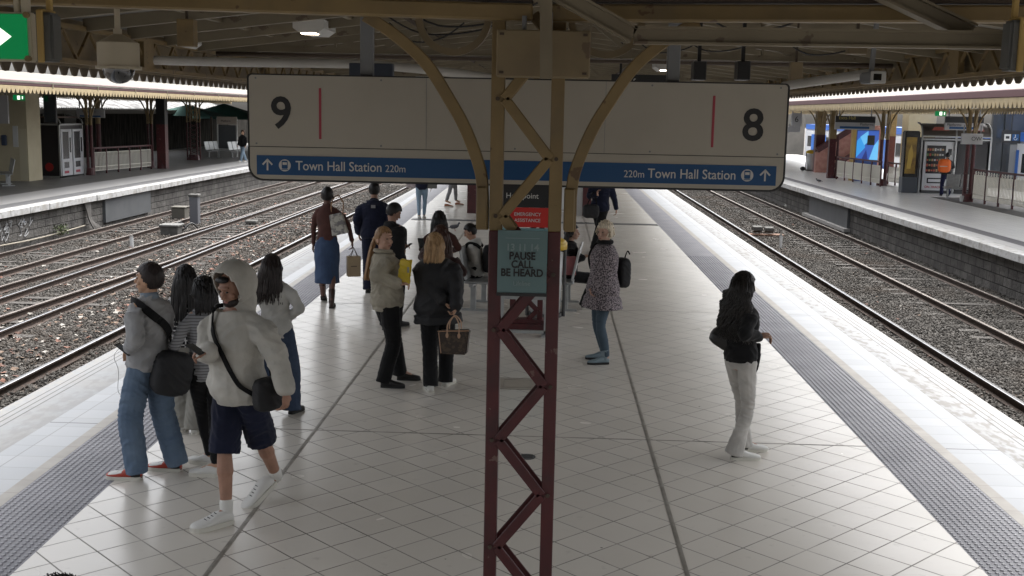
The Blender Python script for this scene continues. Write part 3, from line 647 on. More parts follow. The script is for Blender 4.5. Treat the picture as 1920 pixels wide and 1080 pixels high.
MB().box((0, 0, 0), (1.1, .08, .38)).build('board', M_SBLK, t_); text('Platform', .15, (-.42, -.045, .02), M_SWHT, t_)
for s_ in (-.4, .4): MB().b2((s_-.02, -.02, .19), (s_+.02, .02, RZ(p.x)-p.z)).build('hanger', M_BLK, t_)
p = gy(760, 130, 9.6); t_ = thing('display_screen', 'dark blue screen back hanging behind the left grey hanger of the sign', 'screen', gy(697, 137, 9.6)); MB().box((0, 0, 0), (.37, .1, .16)).build('casing', mat('navy_case', (.03, .04, .06), .5), t_, bevel=.006)
MB().bar((0, 0, .08), (0, 0, .9), .04, .04, up=(0, 1, 0)).build('hanger', M_BLK, t_)
# exit sign and the two housings with yellow brackets
M_GRN = mat('exit_green', (.0, .14, .04), .4, emit=(0, .20, .055), es=.2); M_EXW = mat('exit_white', (.8, .8, .75), .4, emit=(1, 1, .88), es=.55)
p = gy(-13, 68, 5.0); ex = thing('exit_sign', 'green exit sign with a white arrow at the upper left edge of the view', 'sign', p)
MB().box((0, .03, 0), (.345, .05, .215)).build('frame', M_CAMB, ex, bevel=.006, seg=2); MB().prism([(-.155, -.08), (-.135, -.098), (.135, -.098), (.155, -.08), (.155, .08), (.135, .098), (-.135, .098), (-.155, .08)], (0, .003, 0), (1, 0, 0), (0, 0, 1), .006).build('face', M_GRN, ex)
MB().prism([(-.14, -.02), (.02, -.02), (.02, -.055), (.09, .0), (.02, .055), (.02, .02), (-.14, .02)] if False else [(-.05, -.02), (-.01, -.07), (.085, .0), (-.01, .07), (-.05, .02)], (0, -.004, 0), (1, 0, 0), (0, 0, 1), .002).build('arrow', M_EXW, ex)
mb = MB()
for sx in (-.155, .155):
    for sz in (-.095, .095): mb.cyl((sx, -.002, sz), .014, .014, 14, axis=(0, 1, 0))
mb.build('screw', M_CRM, ex); MB().cyl((.14, .03, .35), .02, .5).cyl((.10, .03, .2), .014, .22).build('stem', M_CAMB, ex)
M_YEL = mat('ochre_bracket', (.55, .38, .13), .5, dirt=(.3, .2, .07, .4))
for (px_, py_, lb, sd) in ((84, 70, 'grey monitor housing in an ochre bracket beside the green exit sign', 1), (1908, 86, 'grey monitor housing in an ochre bracket at the upper right edge of the view', -1)):
    p = gy(px_, py_, 5.4); t_ = thing('monitor_housing', lb, 'screen', p); w_ = .105 if sd == 1 else .16
    MB().box((.0 if sd == 1 else .03, .02, 0), (w_, .11, .23)).build('housing', mat('monitor_grey', (.14, .145, .14), .5), t_, bevel=.012, seg=2)
    mb = MB(); x = .0 if sd == 1 else -.0; sweep(mb, spline([(x, -.05, -.12), (x, -.052, .06), (x, -.05, .13), (x, .1, .142)], 4), .03, .012, (0, 1, .3)) if False else mb.b2((x-.014, -.055, -.12), (x+.014, -.036, .125)); mb.b2((x-.014, -.036, .118), (x+.014, .1, .13)); mb.b2((x-.012, .05, .13), (x+.012, .08, .8))
    mb.build('bracket', M_YEL, t_, bevel=.003)
# ---------------------------------------------------------------- second column, help point board, far posts
p2 = gz(985, 622)
col2 = platecol(0, p2.x-.19, p2.x+.19, 15.35, label='second lattice column standing right behind the help point board', top=3.7, w_=.075)
hp = thing('help_point', 'help point board with black top, red emergency arrow and pale blue poster', 'sign', (-.33, 14.75, 0))
M_ALU = mat('aluminium', (.42, .43, .43), .4, .6, col2=(.34, .35, .35), scale=10)
MB().b2((-.31, -.02, 0), (-.27, .03, 2.0)).b2((.27, -.02, 0), (.31, .03, 2.0)).b2((-.31, -.02, .04), (.31, .03, .08)).b2((-.27, -.015, .50), (.27, .025, .55)).build('frame', M_ALU, hp)
MB().b2((-.36, -.1, 0), (-.24, .12, .03)).b2((.24, -.1, 0), (.36, .12, .03)).build('foot', M_ALU, hp)
MB().b2((-.305, -.035, 1.73), (.305, -.021, 2.13)).build('header', M_SBLK, hp); text('Help point', .10, (-.27, -.037, 1.85), M_SWHT, hp, bold=.004)
MB().prism([(-.33, 1.59), (-.22, 1.47), (.305, 1.47), (.305, 1.728), (-.22, 1.728)], (0, -.021, 0), (1, 0, 0), (0, 0, 1), .014).build('red_arrow', mat('emergency_red', (.55, .025, .02), .45), hp)
text('EMERGENCY', .062, (.02, -.037, 1.62), M_SWHT, hp, align='CENTER', bold=.008); text('ASSISTANCE', .062, (.02, -.037, 1.54), M_SWHT, hp, align='CENTER', bold=.008)
MB().b2((-.305, -.03, .60), (.305, -.021, 1.455)).build('panel', mat('poster_blue', (.15, .29, .31), .5), hp)
MB().b2((-.31, -.04, .555), (.31, .02, .597)).build('shelf', M_BLK, hp)
# kiosk-like maroon stair housing far along the platform
kb = thing('stair_enclosure', 'maroon posts and pale panels of a far stair enclosure below the platform sign', 'enclosure', (0, 33.2, 0))
for x in (-2.36, .62, 1.05): MB().b2((x-.13, -.13, 0), (x+.13, .13, 3.0)).build('post', M_MAR, kb)
MB().b2((.75, -.04, 0), (.92, .04, 2.6)).build('panel', M_WHT, kb)
MB().b2((-2.3, 2.0, .0), (.62, 2.06, 1.1)).build('low_wall', M_WHT, kb)

# poster case screwed between the two posts of the nearest column
pc = thing('poster_case', 'pale blue poster reading PAUSE CALL BE HEARD between the posts of the nearest column', 'poster', (-.147, 5.90, 0))
MB().b2((-.131, -.006, 2.005), (.131, .012, 2.338)).build('poster', mat('poster_teal', (.14, .225, .235), .5, dirt=(.11, .18, .19, .5)), pc)
MB().b2((-.134, -.012, 1.988), (.134, .014, 2.004)).build('shelf', M_BLK, pc)
M_PW = mat('poster_pale', (.24, .32, .325), .5)
for tx, sz, z, m_, b_, sx_ in (('13 11 14', .052, 2.232, M_PW, .02, .95), ('PAUSE', .056, 2.185, M_SBLK, .03, .88), ('CALL', .056, 2.140, M_SBLK, .03, .88), ('BE HEARD', .056, 2.095, M_SBLK, .03, .88), ('Lifeline', .036, 2.045, M_PW, .01, .9)):
    text(tx, sz, (0, -.0075, z), m_, pc, align='CENTER', bold=b_, sx=sx_)
MB().b2((-.09, -.0075, 2.296), (.09, -.0065, 2.299)).build('fine_line', M_PW, pc)
# ---------------------------------------------------------------- the neighbouring platforms
def stonewall(name, c1, c2, sc=1.):
    m, t = base(name, .9, .25); P = t.pos(); v = t.vec(P[1], P[2], 0.)
    b = t.n.new('ShaderNodeTexBrick'); t.l.new(v, b.inputs['Vector']); b.inputs['Scale'].default_value = 1.; b.inputs['Brick Width'].default_value = .52*sc; b.inputs['Row Height'].default_value = .24*sc
    b.inputs['Mortar Size'].default_value = .014; b.inputs['Mortar Smooth'].default_value = .6; b.inputs['Color1'].default_value = (*c1, 1); b.inputs['Color2'].default_value = (*c2, 1); b.inputs['Mortar'].default_value = (.03, .028, .026, 1)
    c = t.mix(t.ramp(t.noise(t.P, 2, 9), .35, .7, 0, .6), b.outputs[0], (.045, .043, .042)); c = t.mix(t.ramp(t.noise(t.P, .8, 6), .56, .7, 0, .5), c, (.20, .19, .175))
    t.put(c, t.b.inputs['Base Color']); t.bump(t.m('ADD', t.m('MULTIPLY', b.outputs['Fac'], -1.), t.noise(t.P, 14, 6)), 1., .05); return m
M_STN = stonewall('bluestone_wall', (.13, .122, .115), (.19, .18, .168))
M_OFLR, t = base('outer_platform_floor', .3); P = t.pos()
ln = t.m('MAXIMUM', t.line(t.m('DIVIDE', P[0], .3), .012), t.line(t.m('DIVIDE', P[1], .3), .012))
c = t.mix(t.ramp(t.noise(t.P, 1.5, 8), .35, .7), (.74, .735, .72), (.82, .815, .80)); c = t.mix(t.m('MULTIPLY', ln, .6), c, (.2, .19, .18)); t.put(c, t.b.inputs['Base Color'])
M_OFLR2 = mat('grey_floor_left', (.36, .355, .34), .4, col2=(.45, .445, .43), scale=1.5)
M_PED = mat('chipped_white_edge', (.50, .50, .495), .6, col2=(.36, .345, .32), scale=3, lo=.5, hi=.68, dirt=(.25, .24, .22, .8), dscale=7)
def slab(name, xa, xb, y0, y1, m, z=0, th=.3): return struct(MB().b2((xa, y0, z-th), (xb, y1, z)).build(name, m))
# left: platform with edge at X -15.1
slab('platform', -26.5, -17.6, 15, 95, mat('dark_grey_floor', (.13, .127, .12), .5, col2=(.17, .165, .155), scale=1.5)); slab('platform_band', -17.6, -16.1, 15, 95, mat('mid_grey_floor', (.45, .445, .44), .4)); slab('platform_band', -16.1, -15.5, 15, 95, mat('dark_band', (.16, .16, .165), .5))  # deck interior dark grey, with a paler band towards the edge
def edge(name, xa, xb, y0, y1):                       # painted coping stones 1.2 m long, with joints and chipped corners
    mb = MB(); y = y0; r = random.Random(9); s_ = 1 if xb > xa else -1
    while y < y1:
        L = 1.2+r.uniform(-.05, .05); mb.b2((xa, y+.008, -.20), (xb+s_*r.uniform(-.012, .012), y+L-.008, .0+r.uniform(-.002, .002))); y += L
    return struct(mb.build(name, M_PED, bevel=.012))
edge('painted_coping', -15.5, -15.08, 15, 90); edge('painted_coping', 11.15, 10.72, 15, 90)
wl = thing('platform_wall', 'rough dark bluestone wall with scrawls below the far left platform edge', 'wall', (0, 0, 0))
MB().b2((-15.9, 15, BZ-.1), (-15.3, 95, -.2)).build('stonework', M_STN, wl)
wr = thing('platform_wall', 'dark bluestone wall in shade below the far right platform edge', 'wall', (0, 0, 0))
MB().b2((11.0, 15, BZ-.1), (11.6, 95, -.2)).build('stonework', M_STN, wr)
M_SCR = mat('white_spray_paint', (.42, .42, .42), .7)
rg = random.Random(5)
for px_ in (8, 52):                                   # loose graffiti scrawls, no legible words
    p = gx(px_, 425 if px_ > 20 else 432, -15.28); mb = MB()
    for q in range(7):
        y = p.y-.5+rg.uniform(0, 1.0); z = rg.uniform(-.85, -.45)
        mb.tube(spline([(-15.285, y+rg.uniform(-.15, .15), z+rg.uniform(-.16, .16)) for _ in range(5)], 5), .014, 4)
    mb.build('scrawl', M_SCR, wl)
M_PANEL = mat('grey_steel_panel', (.11, .115, .12), .6, col2=(.09, .095, .10), scale=2)
a = gx(195, 370, -15.24); b = gx(280, 360, -15.24)
tag(MB().b2((-15.30, a.y, -1.02), (-15.20, b.y, -.24)).build('wall_panel', M_PANEL), 'flat dark grey steel panel fixed to the far left platform wall', 'panel')
a = gx(1592, 400, 10.95); b = gx(1520, 375, 10.95)
tag(MB().b2((10.90, a.y, -1.0), (11.0, b.y, -.22)).build('wall_panel', M_PANEL), 'flat grey steel panel fixed to the far right platform wall', 'panel')
tag(MB().b2((10.75, a.y-.2, -1.12), (10.98, b.y+.6, -1.0)).build('concrete_sill', mat('sill', (.28, .27, .26), .8)), 'pale concrete sill along the foot of the right grey wall panel', 'sill')
# cable bundle and long cable on the left wall, plants at its foot
cbl = thing('wall_cables', 'bundle of grey cables hanging down the far left wall', 'cables', (0, 0, 0)); q = gx(163, 380, -15.22); rg = random.Random(2)
for i in range(6):
    o_ = i*.09; MB().tube(spline([(-15.22, q.y-.2+o_, -.2), (-15.18, q.y-.12+o_*.6, -.5), (-15.16, q.y+o_*.4, -.8), (-15.05, q.y+.15+o_*1.3, -1.14)], 6), .026, 6).build('cable', mat('cable_grey', (.16, .15, .14), .7), cbl, smooth=True)
mb = MB(); mb.tube(spline([(-15.24, 20+i*2.0, -.98+.03*math.sin(i*1.7)) for i in range(9)], 5), .022, 6); tag(mb.build('wall_cable', mat('cable_pale', (.38, .34, .27), .7), smooth=True), 'long pale cable sagging along the foot of the far left wall', 'cable')
def weeds(name, pos, r, n, lb, h=.25):
    mb = MB(); rr = random.Random(int(pos[1]*7)); g = thing(name, lb, 'plant', pos)
    for i in range(n):
        a = rr.uniform(0, 6.28); d = rr.uniform(0, r); z = rr.uniform(.02, h); s_ = rr.uniform(.02, .05); x, y = d*math.cos(a)*.4, d*math.sin(a)
        n_ = Vector((rr.uniform(-1, 1), rr.uniform(-1, 1), rr.uniform(-1, 1))).normalized(); u = n_.orthogonal().normalized()*s_; v_ = n_.cross(u)*.7
        mb.quad((x+u.x, y+u.y, z+u.z), (x+v_.x, y+v_.y, z+v_.z), (x-u.x, y-u.y, z-u.z), (x-v_.x, y-v_.y, z-v_.z))
    mb.build('leaves', mat(name+'_green', (.06, .085, .04), .8, col2=(.1, .12, .05)), g)
    mb = MB()
    for i in range(6): a = rr.uniform(-r, r)*.6; mb.tube([(0, a, -.05), (.02, a*1.2, h*.8)], .004, 4)
    mb.build('stems', mat('stem', (.1, .08, .04), .8), g)
q = gx(113, 432, -15.15); weeds('wall_weeds', (-15.12, q.y, -1.05), .45, 160, 'low green weeds growing at the foot of the far left wall', .32)
q = gx(1480, 361, 10.8)
# --- objects between the rails
M_CONC = mat('grey_concrete', (.115, .112, .105), .85, col2=(.08, .077, .072), scale=9, bump=.4)
def onb(px_, py_, z=BZ+.04): return gz(px_, py_, z)
q = onb(322, 438); t_ = thing('cable_pit', 'squat grey concrete cable pit between the left hand tracks', 'cable pit', q); MB().box((0, 0, .1), (.56, .55, .3)).build('base', M_CONC, t_, bevel=.02); MB().box((0, 0, .28), (.64, .65, .07)).build('lid', mat('pit_lid', (.13, .13, .125), .8), t_, bevel=.015); MB().tube(spline([(.3, .2, .1), (.5, .5, .3), (.7, .7, .05)]), .03, 6).tube(spline([(-.2, .4, .1), (0, .8, .3), (.1, 1.1, .05)]), .03, 6).build('hose', M_BLK, t_, smooth=True)
q = onb(338, 408); tag(MB().box((q.x, q.y, BZ+.2), (.5, .5, .42)).box((q.x, q.y, BZ+.44), (.56, .56, .05)).build('trackside_box', mat('beige_box', (.12, .112, .095), .8), bevel=.02), 'small beige trackside box behind the concrete cable pit', 'box')
q = onb(366, 418); t_ = thing('trackside_post', 'square dark trackside post with a pale cap between the left tracks', 'post', q); MB().box((0, 0, .45), (.30, .30, 1.0)).build('post', mat('post_grey', (.13, .135, .15), .7), t_, bevel=.015); MB().box((0, 0, .98), (.36, .36, .10)).build('cap', M_CONC, t_, bevel=.02)
q = onb(247, 463); t_ = thing('marker_peg', 'short white marker peg standing in the ballast between the left tracks', 'peg', q); MB().cyl((0, 0, .14), .055, .34, 12).build('peg', M_WHT, t_); MB().cyl((0, 0, .33), .06, .05, 12, .02).build('cap', M_CONC, t_)
q = onb(1463, 463); t_ = thing('marker_peg', 'short white marker peg standing between the two right hand tracks', 'peg', q); MB().cyl((0, 0, .18), .055, .4, 12).build('peg', M_WHT, t_); MB().cyl((0, 0, .40), .062, .06, 12, .02).build('cap', M_CONC, t_)
q = onb(1430, 440); t_ = thing('signal_magnet', 'pair of grey boxes bolted on a stand between the right hand tracks', 'equipment', q); MB().box((-.2, 0, .22), (.32, .45, .16)).box((.22, 0, .20), (.30, .4, .14)).build('box', M_CONC, t_, bevel=.02); MB().box((0, 0, .1), (.7, .15, .04)).build('bracket', M_BRN, t_); MB().box((.1, -.1, .02), (1.2, .5, .03)).build('plate', mat('rust_plate', (.16, .09, .06), .9), t_)
q = onb(1487, 388); tag(MB().ell((q.x, q.y, BZ+.08), (.42, .3, .16), 10, 6).build('pale_rock', mat('pale_rubble', (.42, .41, .38), .9, bump=.6, bscale=6)), 'pale lump of rubble lying by the far right wall', 'rock')
q = onb(472, 420); tag(MB().box((q.x, q.y, BZ+.12), (.4, .35, .12)).build('track_box', M_CONC, bevel=.03), 'flat pale box lying beside the middle left track near the middle platform', 'box')
# --- canopies of the two outer platforms
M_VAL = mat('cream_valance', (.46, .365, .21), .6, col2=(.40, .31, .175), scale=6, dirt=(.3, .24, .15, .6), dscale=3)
M_DROOF = mat('dark_soffit', (.20, .18, .15), .8, col2=(.14, .13, .11), scale=2)
def outer_canopy(label, X, dirx, y0, y1, ztip, zcr, zg, depth):
    c_ = thing('platform_canopy', label, 'canopy', (0, 0, 0)); xo = X+dirx*depth
    zt = ztip+.52
    MB().b2((X-.02, y0, zcr), (X+.10*(1 if dirx > 0 else -1), y1, zg)).build('gutter', mat('maroon_gutter', (.10, .035, .04), .5), c_, bevel=.02)
    valance(X+.02*dirx, zcr, ztip, y0, y1, M_VAL, c_, pitch=.26)
    valance(xo, zcr, ztip, y0, y1, M_VAL, c_, pitch=.26)
    mb = MB(); xs = [X, X+dirx*depth/2, xo]; zz = [zg-.08, zg+.5, zg-.08]
    for i in (0, 1):
        mb.add([(xs[i], y0, zz[i]), (xs[i+1], y0, zz[i+1]), (xs[i+1], y1, zz[i+1]), (xs[i], y1, zz[i]), (xs[i], y0, zz[i]+.05), (xs[i+1], y0, zz[i+1]+.05), (xs[i+1], y1, zz[i+1]+.05), (xs[i], y1, zz[i]+.05)], [(0, 1, 2, 3), (7, 6, 5, 4), (0, 3, 7, 4), (1, 5, 6, 2), (0, 4, 5, 1), (2, 6, 7, 3)])
    mb.build('roof', M_DROOF, c_)
    ra = MB()
    for i in (0, 1): ra.bar((xs[i], 0, zz[i]-.06), (xs[i+1], 0, zz[i+1]-.06), .06, .12)
    ra.bar((xs[0], 0, zz[0]-.1), (xs[2], 0, zz[0]-.1), .06, .06); me = ra.mesh('tie_truss'); me.materials.append(M_BGE); y = y0+1
    while y < y1: link('roof_truss', me, None, c_).location = (0, y, 0); y += 3.4
    return c_
outer_canopy('cream edged canopy over the far left platform with a maroon gutter', -15.2, -1, 16, 92, 3.24, 3.45, 3.62, 11.2)
outer_canopy('cream edged canopy over the far right platform with a maroon gutter', 10.9, 1, 16, 92, 3.31, 3.56, 3.76, 7.6)
# --- building blocks reused on both platforms
def column(px_, py_, lb, w_=.30, kind='pipes', top=3.3, brk=2.1, grp=None, br=.9):
    q = gz(px_, py_); c_ = thing('canopy_column', lb, 'column', (q.x, q.y, 0), group=grp); mb = MB(); mu = MB()
    for m_, lo, hi in ((mb, 0, brk), (mu, brk, top)):
        if kind == 'pipes':
            for s_ in (-1, 1): m_.cyl((s_*w_*.3, 0, (lo+hi)/2), w_*.2, hi-lo, 12)
        elif kind == 'box': m_.b2((-w_/2, -w_/2, lo), (w_/2, w_/2, hi))
        elif kind == 'single': m_.cyl((0, 0, (lo+hi)/2), w_/2, hi-lo, 14)
        else:
            for sx in (-1, 1):
                for sy in (-1, 1): m_.b2((sx*w_/2-.03, sy*w_/2-.03, lo), (sx*w_/2+.03, sy*w_/2+.03, hi))
            z = lo
            while z < hi-.25: m_.bar((-w_/2, -w_/2-.02, z), (w_/2, -w_/2-.02, z+.25), .02, .05, up=(0, 1, 0)).bar((w_/2, w_/2, z), (-w_/2, w_/2, z+.25), .02, .05, up=(0, 1, 0)); z += .25
    mb.build('lower_shaft', M_MAR, c_); mu.build('upper_shaft', M_CRM, c_)
    MB().cyl((0, 0, .15), w_*.62, .3, 12, w_*.5).build('foot', M_MAR, c_)
    if br:
        m_ = MB()
        for dx, dy in ((-1, 0), (1, 0), (0, -1), (0, 1)):
            pts = [(dx*(w_*.35+br*(1-math.cos(R_(a)))), dy*(w_*.35+br*(1-math.cos(R_(a)))), brk+.05+(top-brk+.15)*math.sin(R_(a))) for a in range(0, 91, 15)]
            m_.tube(pts, .035, 6)
        m_.build('curved_bracket', M_CRM, c_, smooth=True)
    return c_
def fence(pa, pb, lb, h=1.05, npan=4, loops=True, pm=None):
    a, b = gz(*pa), gz(*pb); L = (b-a).length; d = math.atan2(b.y-a.y, b.x-a.x); f_ = thing('balustrade', lb, 'fence', a, d)
    red = MB(); wh = MB(); red.b2((0, -.03, h-.07), (L, .03, h)); red.b2((0, -.02, .10), (L, .02, .13)) if False else None
    for i in range(npan+1): x = L*i/npan; red.b2((x-.03, -.03, 0), (x+.03, .03, h))
    red.build('maroon_frame', pm or M_MAR, f_)
    wh = MB(); wt = mat('cream_balusters', (.68, .65, .57), .55)
    for i in range(npan):
        x0, x1 = L*i/npan+.06, L*(i+1)/npan-.06; n = max(6, int((x1-x0)/.10))
        wh.b2((x0, -.012, .14), (x1, .012, .17)); wh.b2((x0, -.012, h-.24), (x1, .012, h-.21)); wh.b2((x0, -.018, .30), (x1, .018, .335))
        for k_ in range(n+1):
            x = x0+(x1-x0)*k_/n; wh.b2((x-.018, -.014, .14), (x+.018, .014, h-.22))
            if loops and k_ % 2 == 0 and k_ < n: xx = x+(x1-x0)/n; wh.tube([(xx+.05*math.cos(R_(q)), 0, h-.15+.055*math.sin(R_(q))) for q in range(0, 360, 45)], .011, 5, closed=True)
    wh.build('white_balusters', wt, f_); return f_
def hsign(px0, px1, py0, py1, Y, lb, band=True, header=True, hang=.5, lines=()):
    a = gy(px0, py0, Y); b = gy(px1, py1, Y); w_ = b.x-a.x; h = a.z-b.z; s_ = thing('hanging_sign', lb, 'sign', ((a.x+b.x)/2, Y, (a.z+b.z)/2))
    MB().box((0, .04, 0), (w_, .08, h)).build('board', mat('pale_board', (.42, .42, .43), .5), s_)
    if header: MB().b2((-w_/2, -.012, .02), (w_/2, -.001, h/2)).build('header', M_SBLK, s_)
    if band: MB().b2((-w_*.38, -.012, -h*.42), (w_*.36, -.001, -h*.26)).build('blue_band', M_SBLU, s_)
    for tx, sz, x, z, m_ in lines: text(tx, sz, (x*w_, -.014, z*h), m_, s_)
    for x in (-.4, .4): MB().b2((x*w_-.02, .02, h/2), (x*w_+.02, .06, h/2+hang)).build('hanger', M_GRYP, s_)
    return s_
M_YTX = mat('yellow_lettering', (.5, .42, .12), .5); M_DGLASS = mat('dark_glass', (.02, .025, .03), .08, spec=.7, coat=.5)
M_CWALL = mat('cream_wall_paint', (.55, .49, .34), .7, col2=(.5, .44, .30), scale=2); M_VW = mat('vending_white', (.60, .61, .63), .4); M_VD = mat('vending_dark', (.02, .02, .024), .25)
# ---- left platform
q = gz(55, 340); t_ = thing('cream_pillar', 'cream painted wall end with a payphone standing on the far left platform', 'wall', (q.x, q.y, 0))
MB().b2((-4.5, 0, 0), (0, 1.15, 3.4)).build('wall', M_CWALL, t_); MB().b2((-1.0, -.08, 1.35), (-.78, 0, 1.75)).build('payphone', mat('phone_navy', (.03, .05, .1), .4), t_, bevel=.03); MB().b2((-.55, -.02, 1.3), (-.35, 0, 2.1)).build('notice', M_WHT, t_); MB().b2((-.32, -.015, .05), (-.04, .0, 2.0)).build('door_panel', mat('cream_panel', (.6, .55, .40), .6), t_)
q = gz(10, 347); 
def seat(q, lb, rz, m_=M_ALU, n=3):
    t_ = thing('platform_bench', lb, 'bench', (q.x, q.y, 0), rz); sp = .56
    for i in range(n):
        x = (i-(n-1)/2)*sp
        MB().box((x, 0, .44), (.5, .45, .035)).build('seat', m_, t_, bevel=.012); MB().box((x, .25, .72), (.5, .035, .5), Matrix.Rotation(R_(-12), 3, 'X')).build('backrest', m_, t_, bevel=.012)
    MB().b2((-sp*n/2, .08, .38), (sp*n/2, .14, .42)).build('beam', m_, t_)
    for s_ in (-1, 1): MB().b2((s_*sp*n*.36-.03, -.15, 0), (s_*sp*n*.36+.03, .28, .03)).b2((s_*sp*n*.36-.025, .06, .03), (s_*sp*n*.36+.025, .14, .38)).build('leg', m_, t_)
    return t_
seat(q, 'grey metal seat at the left edge of the view in front of the cream wall', R_(-60))
hsign(-30, 16, 178, 232, 40, 'dark monitor back hanging at the left edge of the view over the far platform', False, False); 
for n_, (a_, b_, c_, d_, Y_, lb) in enumerate(((80, 106, 172, 232, 42, 'tall dark monitor hanging above the dark vending kiosk on the far left platform'),)):
    a = gy(a_, c_, Y_); b = gy(b_, d_, Y_); t_ = thing('hanging_monitor', lb, 'screen', ((a.x+b.x)/2, Y_, (a.z+b.z)/2)); MB().box((0, .05, 0), (b.x-a.x, .12, a.z-b.z)).build('casing', M_BLK, t_, bevel=.02); MB().box((0, -.02, 0), ((b.x-a.x)*.85, .01, (a.z-b.z)*.9)).build('screen', M_DGLASS, t_)
def exitbox(px_, py_, Y_, lb, w_=.42, h=.2):
    q = gy(px_, py_, Y_); t_ = thing('exit_sign', lb, 'sign', q); MB().box((0, .03, 0), (w_, .07, h)).build('casing', M_GRN, t_); MB().box((.0, -.008, 0), (w_*.24, .006, h*.7)).build('figure', M_EXW, t_); MB().box((w_*.34, -.008, 0), (w_*.08, .006, h*.5)).build('arrow', M_EXW, t_)
exitbox(35, 183, 41, 'small green exit sign on the cream wall of the far left platform'); exitbox(1764, 213, 46, 'small green exit sign glowing beyond the cream block on the far right platform')
# vending kiosk, left
q = gz(56, 333); k_ = thing('vending_kiosk', 'dark walled kiosk with two white vending machines on the far left platform', 'kiosk', (-21.35, 44.9, 0))
MB().b2((0, .08, .05), (1.4, 2.3, 2.1)).build('dark_wall', mat('kiosk_black', (.025, .022, .026), .35), k_); mb = MB()
for x in (0, .38, 1.42): mb.b2((x-.03, -.0, 0), (x+.03, .08, 2.15))
mb.b2((-.03, 0, 2.1), (1.45, .08, 2.17)); mb.b2((-.03, 0, 0), (1.45, .08, .06)); mb.b2((1.40, 2.2, 0), (1.46, 2.26, 2.15)); mb.b2((1.40, 0, 2.1), (1.46, 2.26, 2.17)); mb.tube(spline([(1.5, .04, 2.15), (1.35, .04, 2.38), (.8, .04, 2.5)]), .03, 6); mb.tube(spline([(1.5, 2.2, 2.15), (1.35, 2.2, 2.38), (.8, 2.2, 2.5)]), .03, 6); mb.build('frame', M_ALU, k_)
MB().b2((.2, 0, 2.4), (1.3, 2.2, 2.45)).build('curved_roof', mat('kiosk_roof', (.10, .055, .04), .5), k_); MB().cyl((.95, -.008+.08, .42), .17, .01, 24, axis=(0, 1, 0)).build('red_disc', mat('red_disc', (.35, .02, .02), .5), k_)
for y_ in (.12, 1.22):
    o = MB().b2((1.40, y_, .06), (1.47, y_+.98, 1.95)).build('machine', M_VW, k_, bevel=.01); MB().b2((1.468, y_+.12, .75), (1.478, y_+.68, 1.85)).build('window', M_VD, o); MB().b2((1.468, y_+.2, .38), (1.478, y_+.65, .62)).build('flap', M_VD, o); MB().b2((1.468, y_+.76, 1.0), (1.478, y_+.88, 1.6)).build('keypad', M_VD, o); MB().b2((1.468, y_+.2, .16), (1.478, y_+.6, .26)).build('red_print', M_SRED, o)
GL = 'columns along the far left platform'
column(170, 328, 'maroon and cream column beside the white vending machines on the far left platform', .30, 'pipes', grp=GL)
column(187, 318, 'slim maroon column behind the balustrade on the far left platform', .22, 'single', grp=GL)
column(283, 314, 'maroon column at the right end of the far left balustrade', .30, 'pipes', grp=GL)
column(306, 316, 'square maroon column with a black upper half on the far left platform', .42, 'box', grp=GL, br=0)
column(364, 300, 'maroon lattice column standing farthest along the far left platform', .55, 'lattice', grp=GL)
fence((177, 327), (284, 317), 'long cream balustrade with maroon rail on the far left platform', 1.15, 5, False)
hsign(143, 196, 203, 221, 50, 'grey hanging sign with a blue band over the far left balustrade', True, False, .8, (('Platforms 11', .13, -.3, .05, M_SBLK),))
_bc = [o for o in C.objects if o.name.startswith('upper_shaft') and o.parent and 'black upper half' in o.parent.get('label', '')][0]; _m = _bc.data.materials; _m.clear(); _m.append(M_BLK)
# white frame board and seats farther on
q = gz(427, 294); t_ = thing('notice_frame', 'slim white framed notice board standing far along the left platform', 'sign', q)
for s_ in (-.58, .58): MB().b2((s_-.04, -.04, 0), (s_+.04, .04, 2.3)).build('post', M_LAMPH, t_)
MB().b2((-.6, -.06, 1.95), (.6, .03, 2.4)).build('board', mat('peach_board', (.5, .44, .38), .5), t_); text('Platform', .17, (-.35, -.065, 2.1), M_SBLK, t_); MB().b2((-.54, -.01, .5), (.54, .01, 1.9)).build('glass', mat('grey_glass', (.10, .105, .11), .2), t_)
seat(gz(404, 296), 'grey seats just left of the far notice board on the left platform', R_(80)); seat(gz(447, 296), 'grey seats just right of the far notice board on the left platform', R_(80))
# far dark wall with translucent sheeting above, green shade sails beyond
m, t = base('grimy_panels', .95, .05); P = t.pos(); v = t.vec(t.m('MULTIPLY', P[1], 2.4), t.m('MULTIPLY', P[2], .35), 0.)
c = t.mix(t.ramp(t.noise(v, 2.2, 8), .35, .68), (.014, .013, .012), (.055, .052, .045)); c = t.mix(t.line(t.m('DIVIDE', P[1], 1.9), .03), c, (.045, .042, .037)); t.put(c, t.b.inputs['Base Color']); M_GRIM = m
t_ = thing('boundary_wall', 'long grimy dark panelled wall behind the far left platform', 'wall', (0, 0, 0)); MB().b2((-26.9, 20, -.3), (-26.6, 112, 2.45)).build('panels', M_GRIM, t_); MB().b2((-27, 20, 2.45), (-26.5, 112, 2.7)).build('rail', mat('dull_rail', (.14, .135, .12), .8), t_)
MB().b2((-26.6, 60.5, -.3), (-26.5, 62.0, 2.45)).build('pale_panel', mat('dim_panel', (.12, .12, .11), .8), t_); MB().b2((-26.6, 50.0, .3), (-26.52, 52.0, 2.3)).build('blue_panel', mat('blue_poster', (.02, .04, .16), .5), t_)
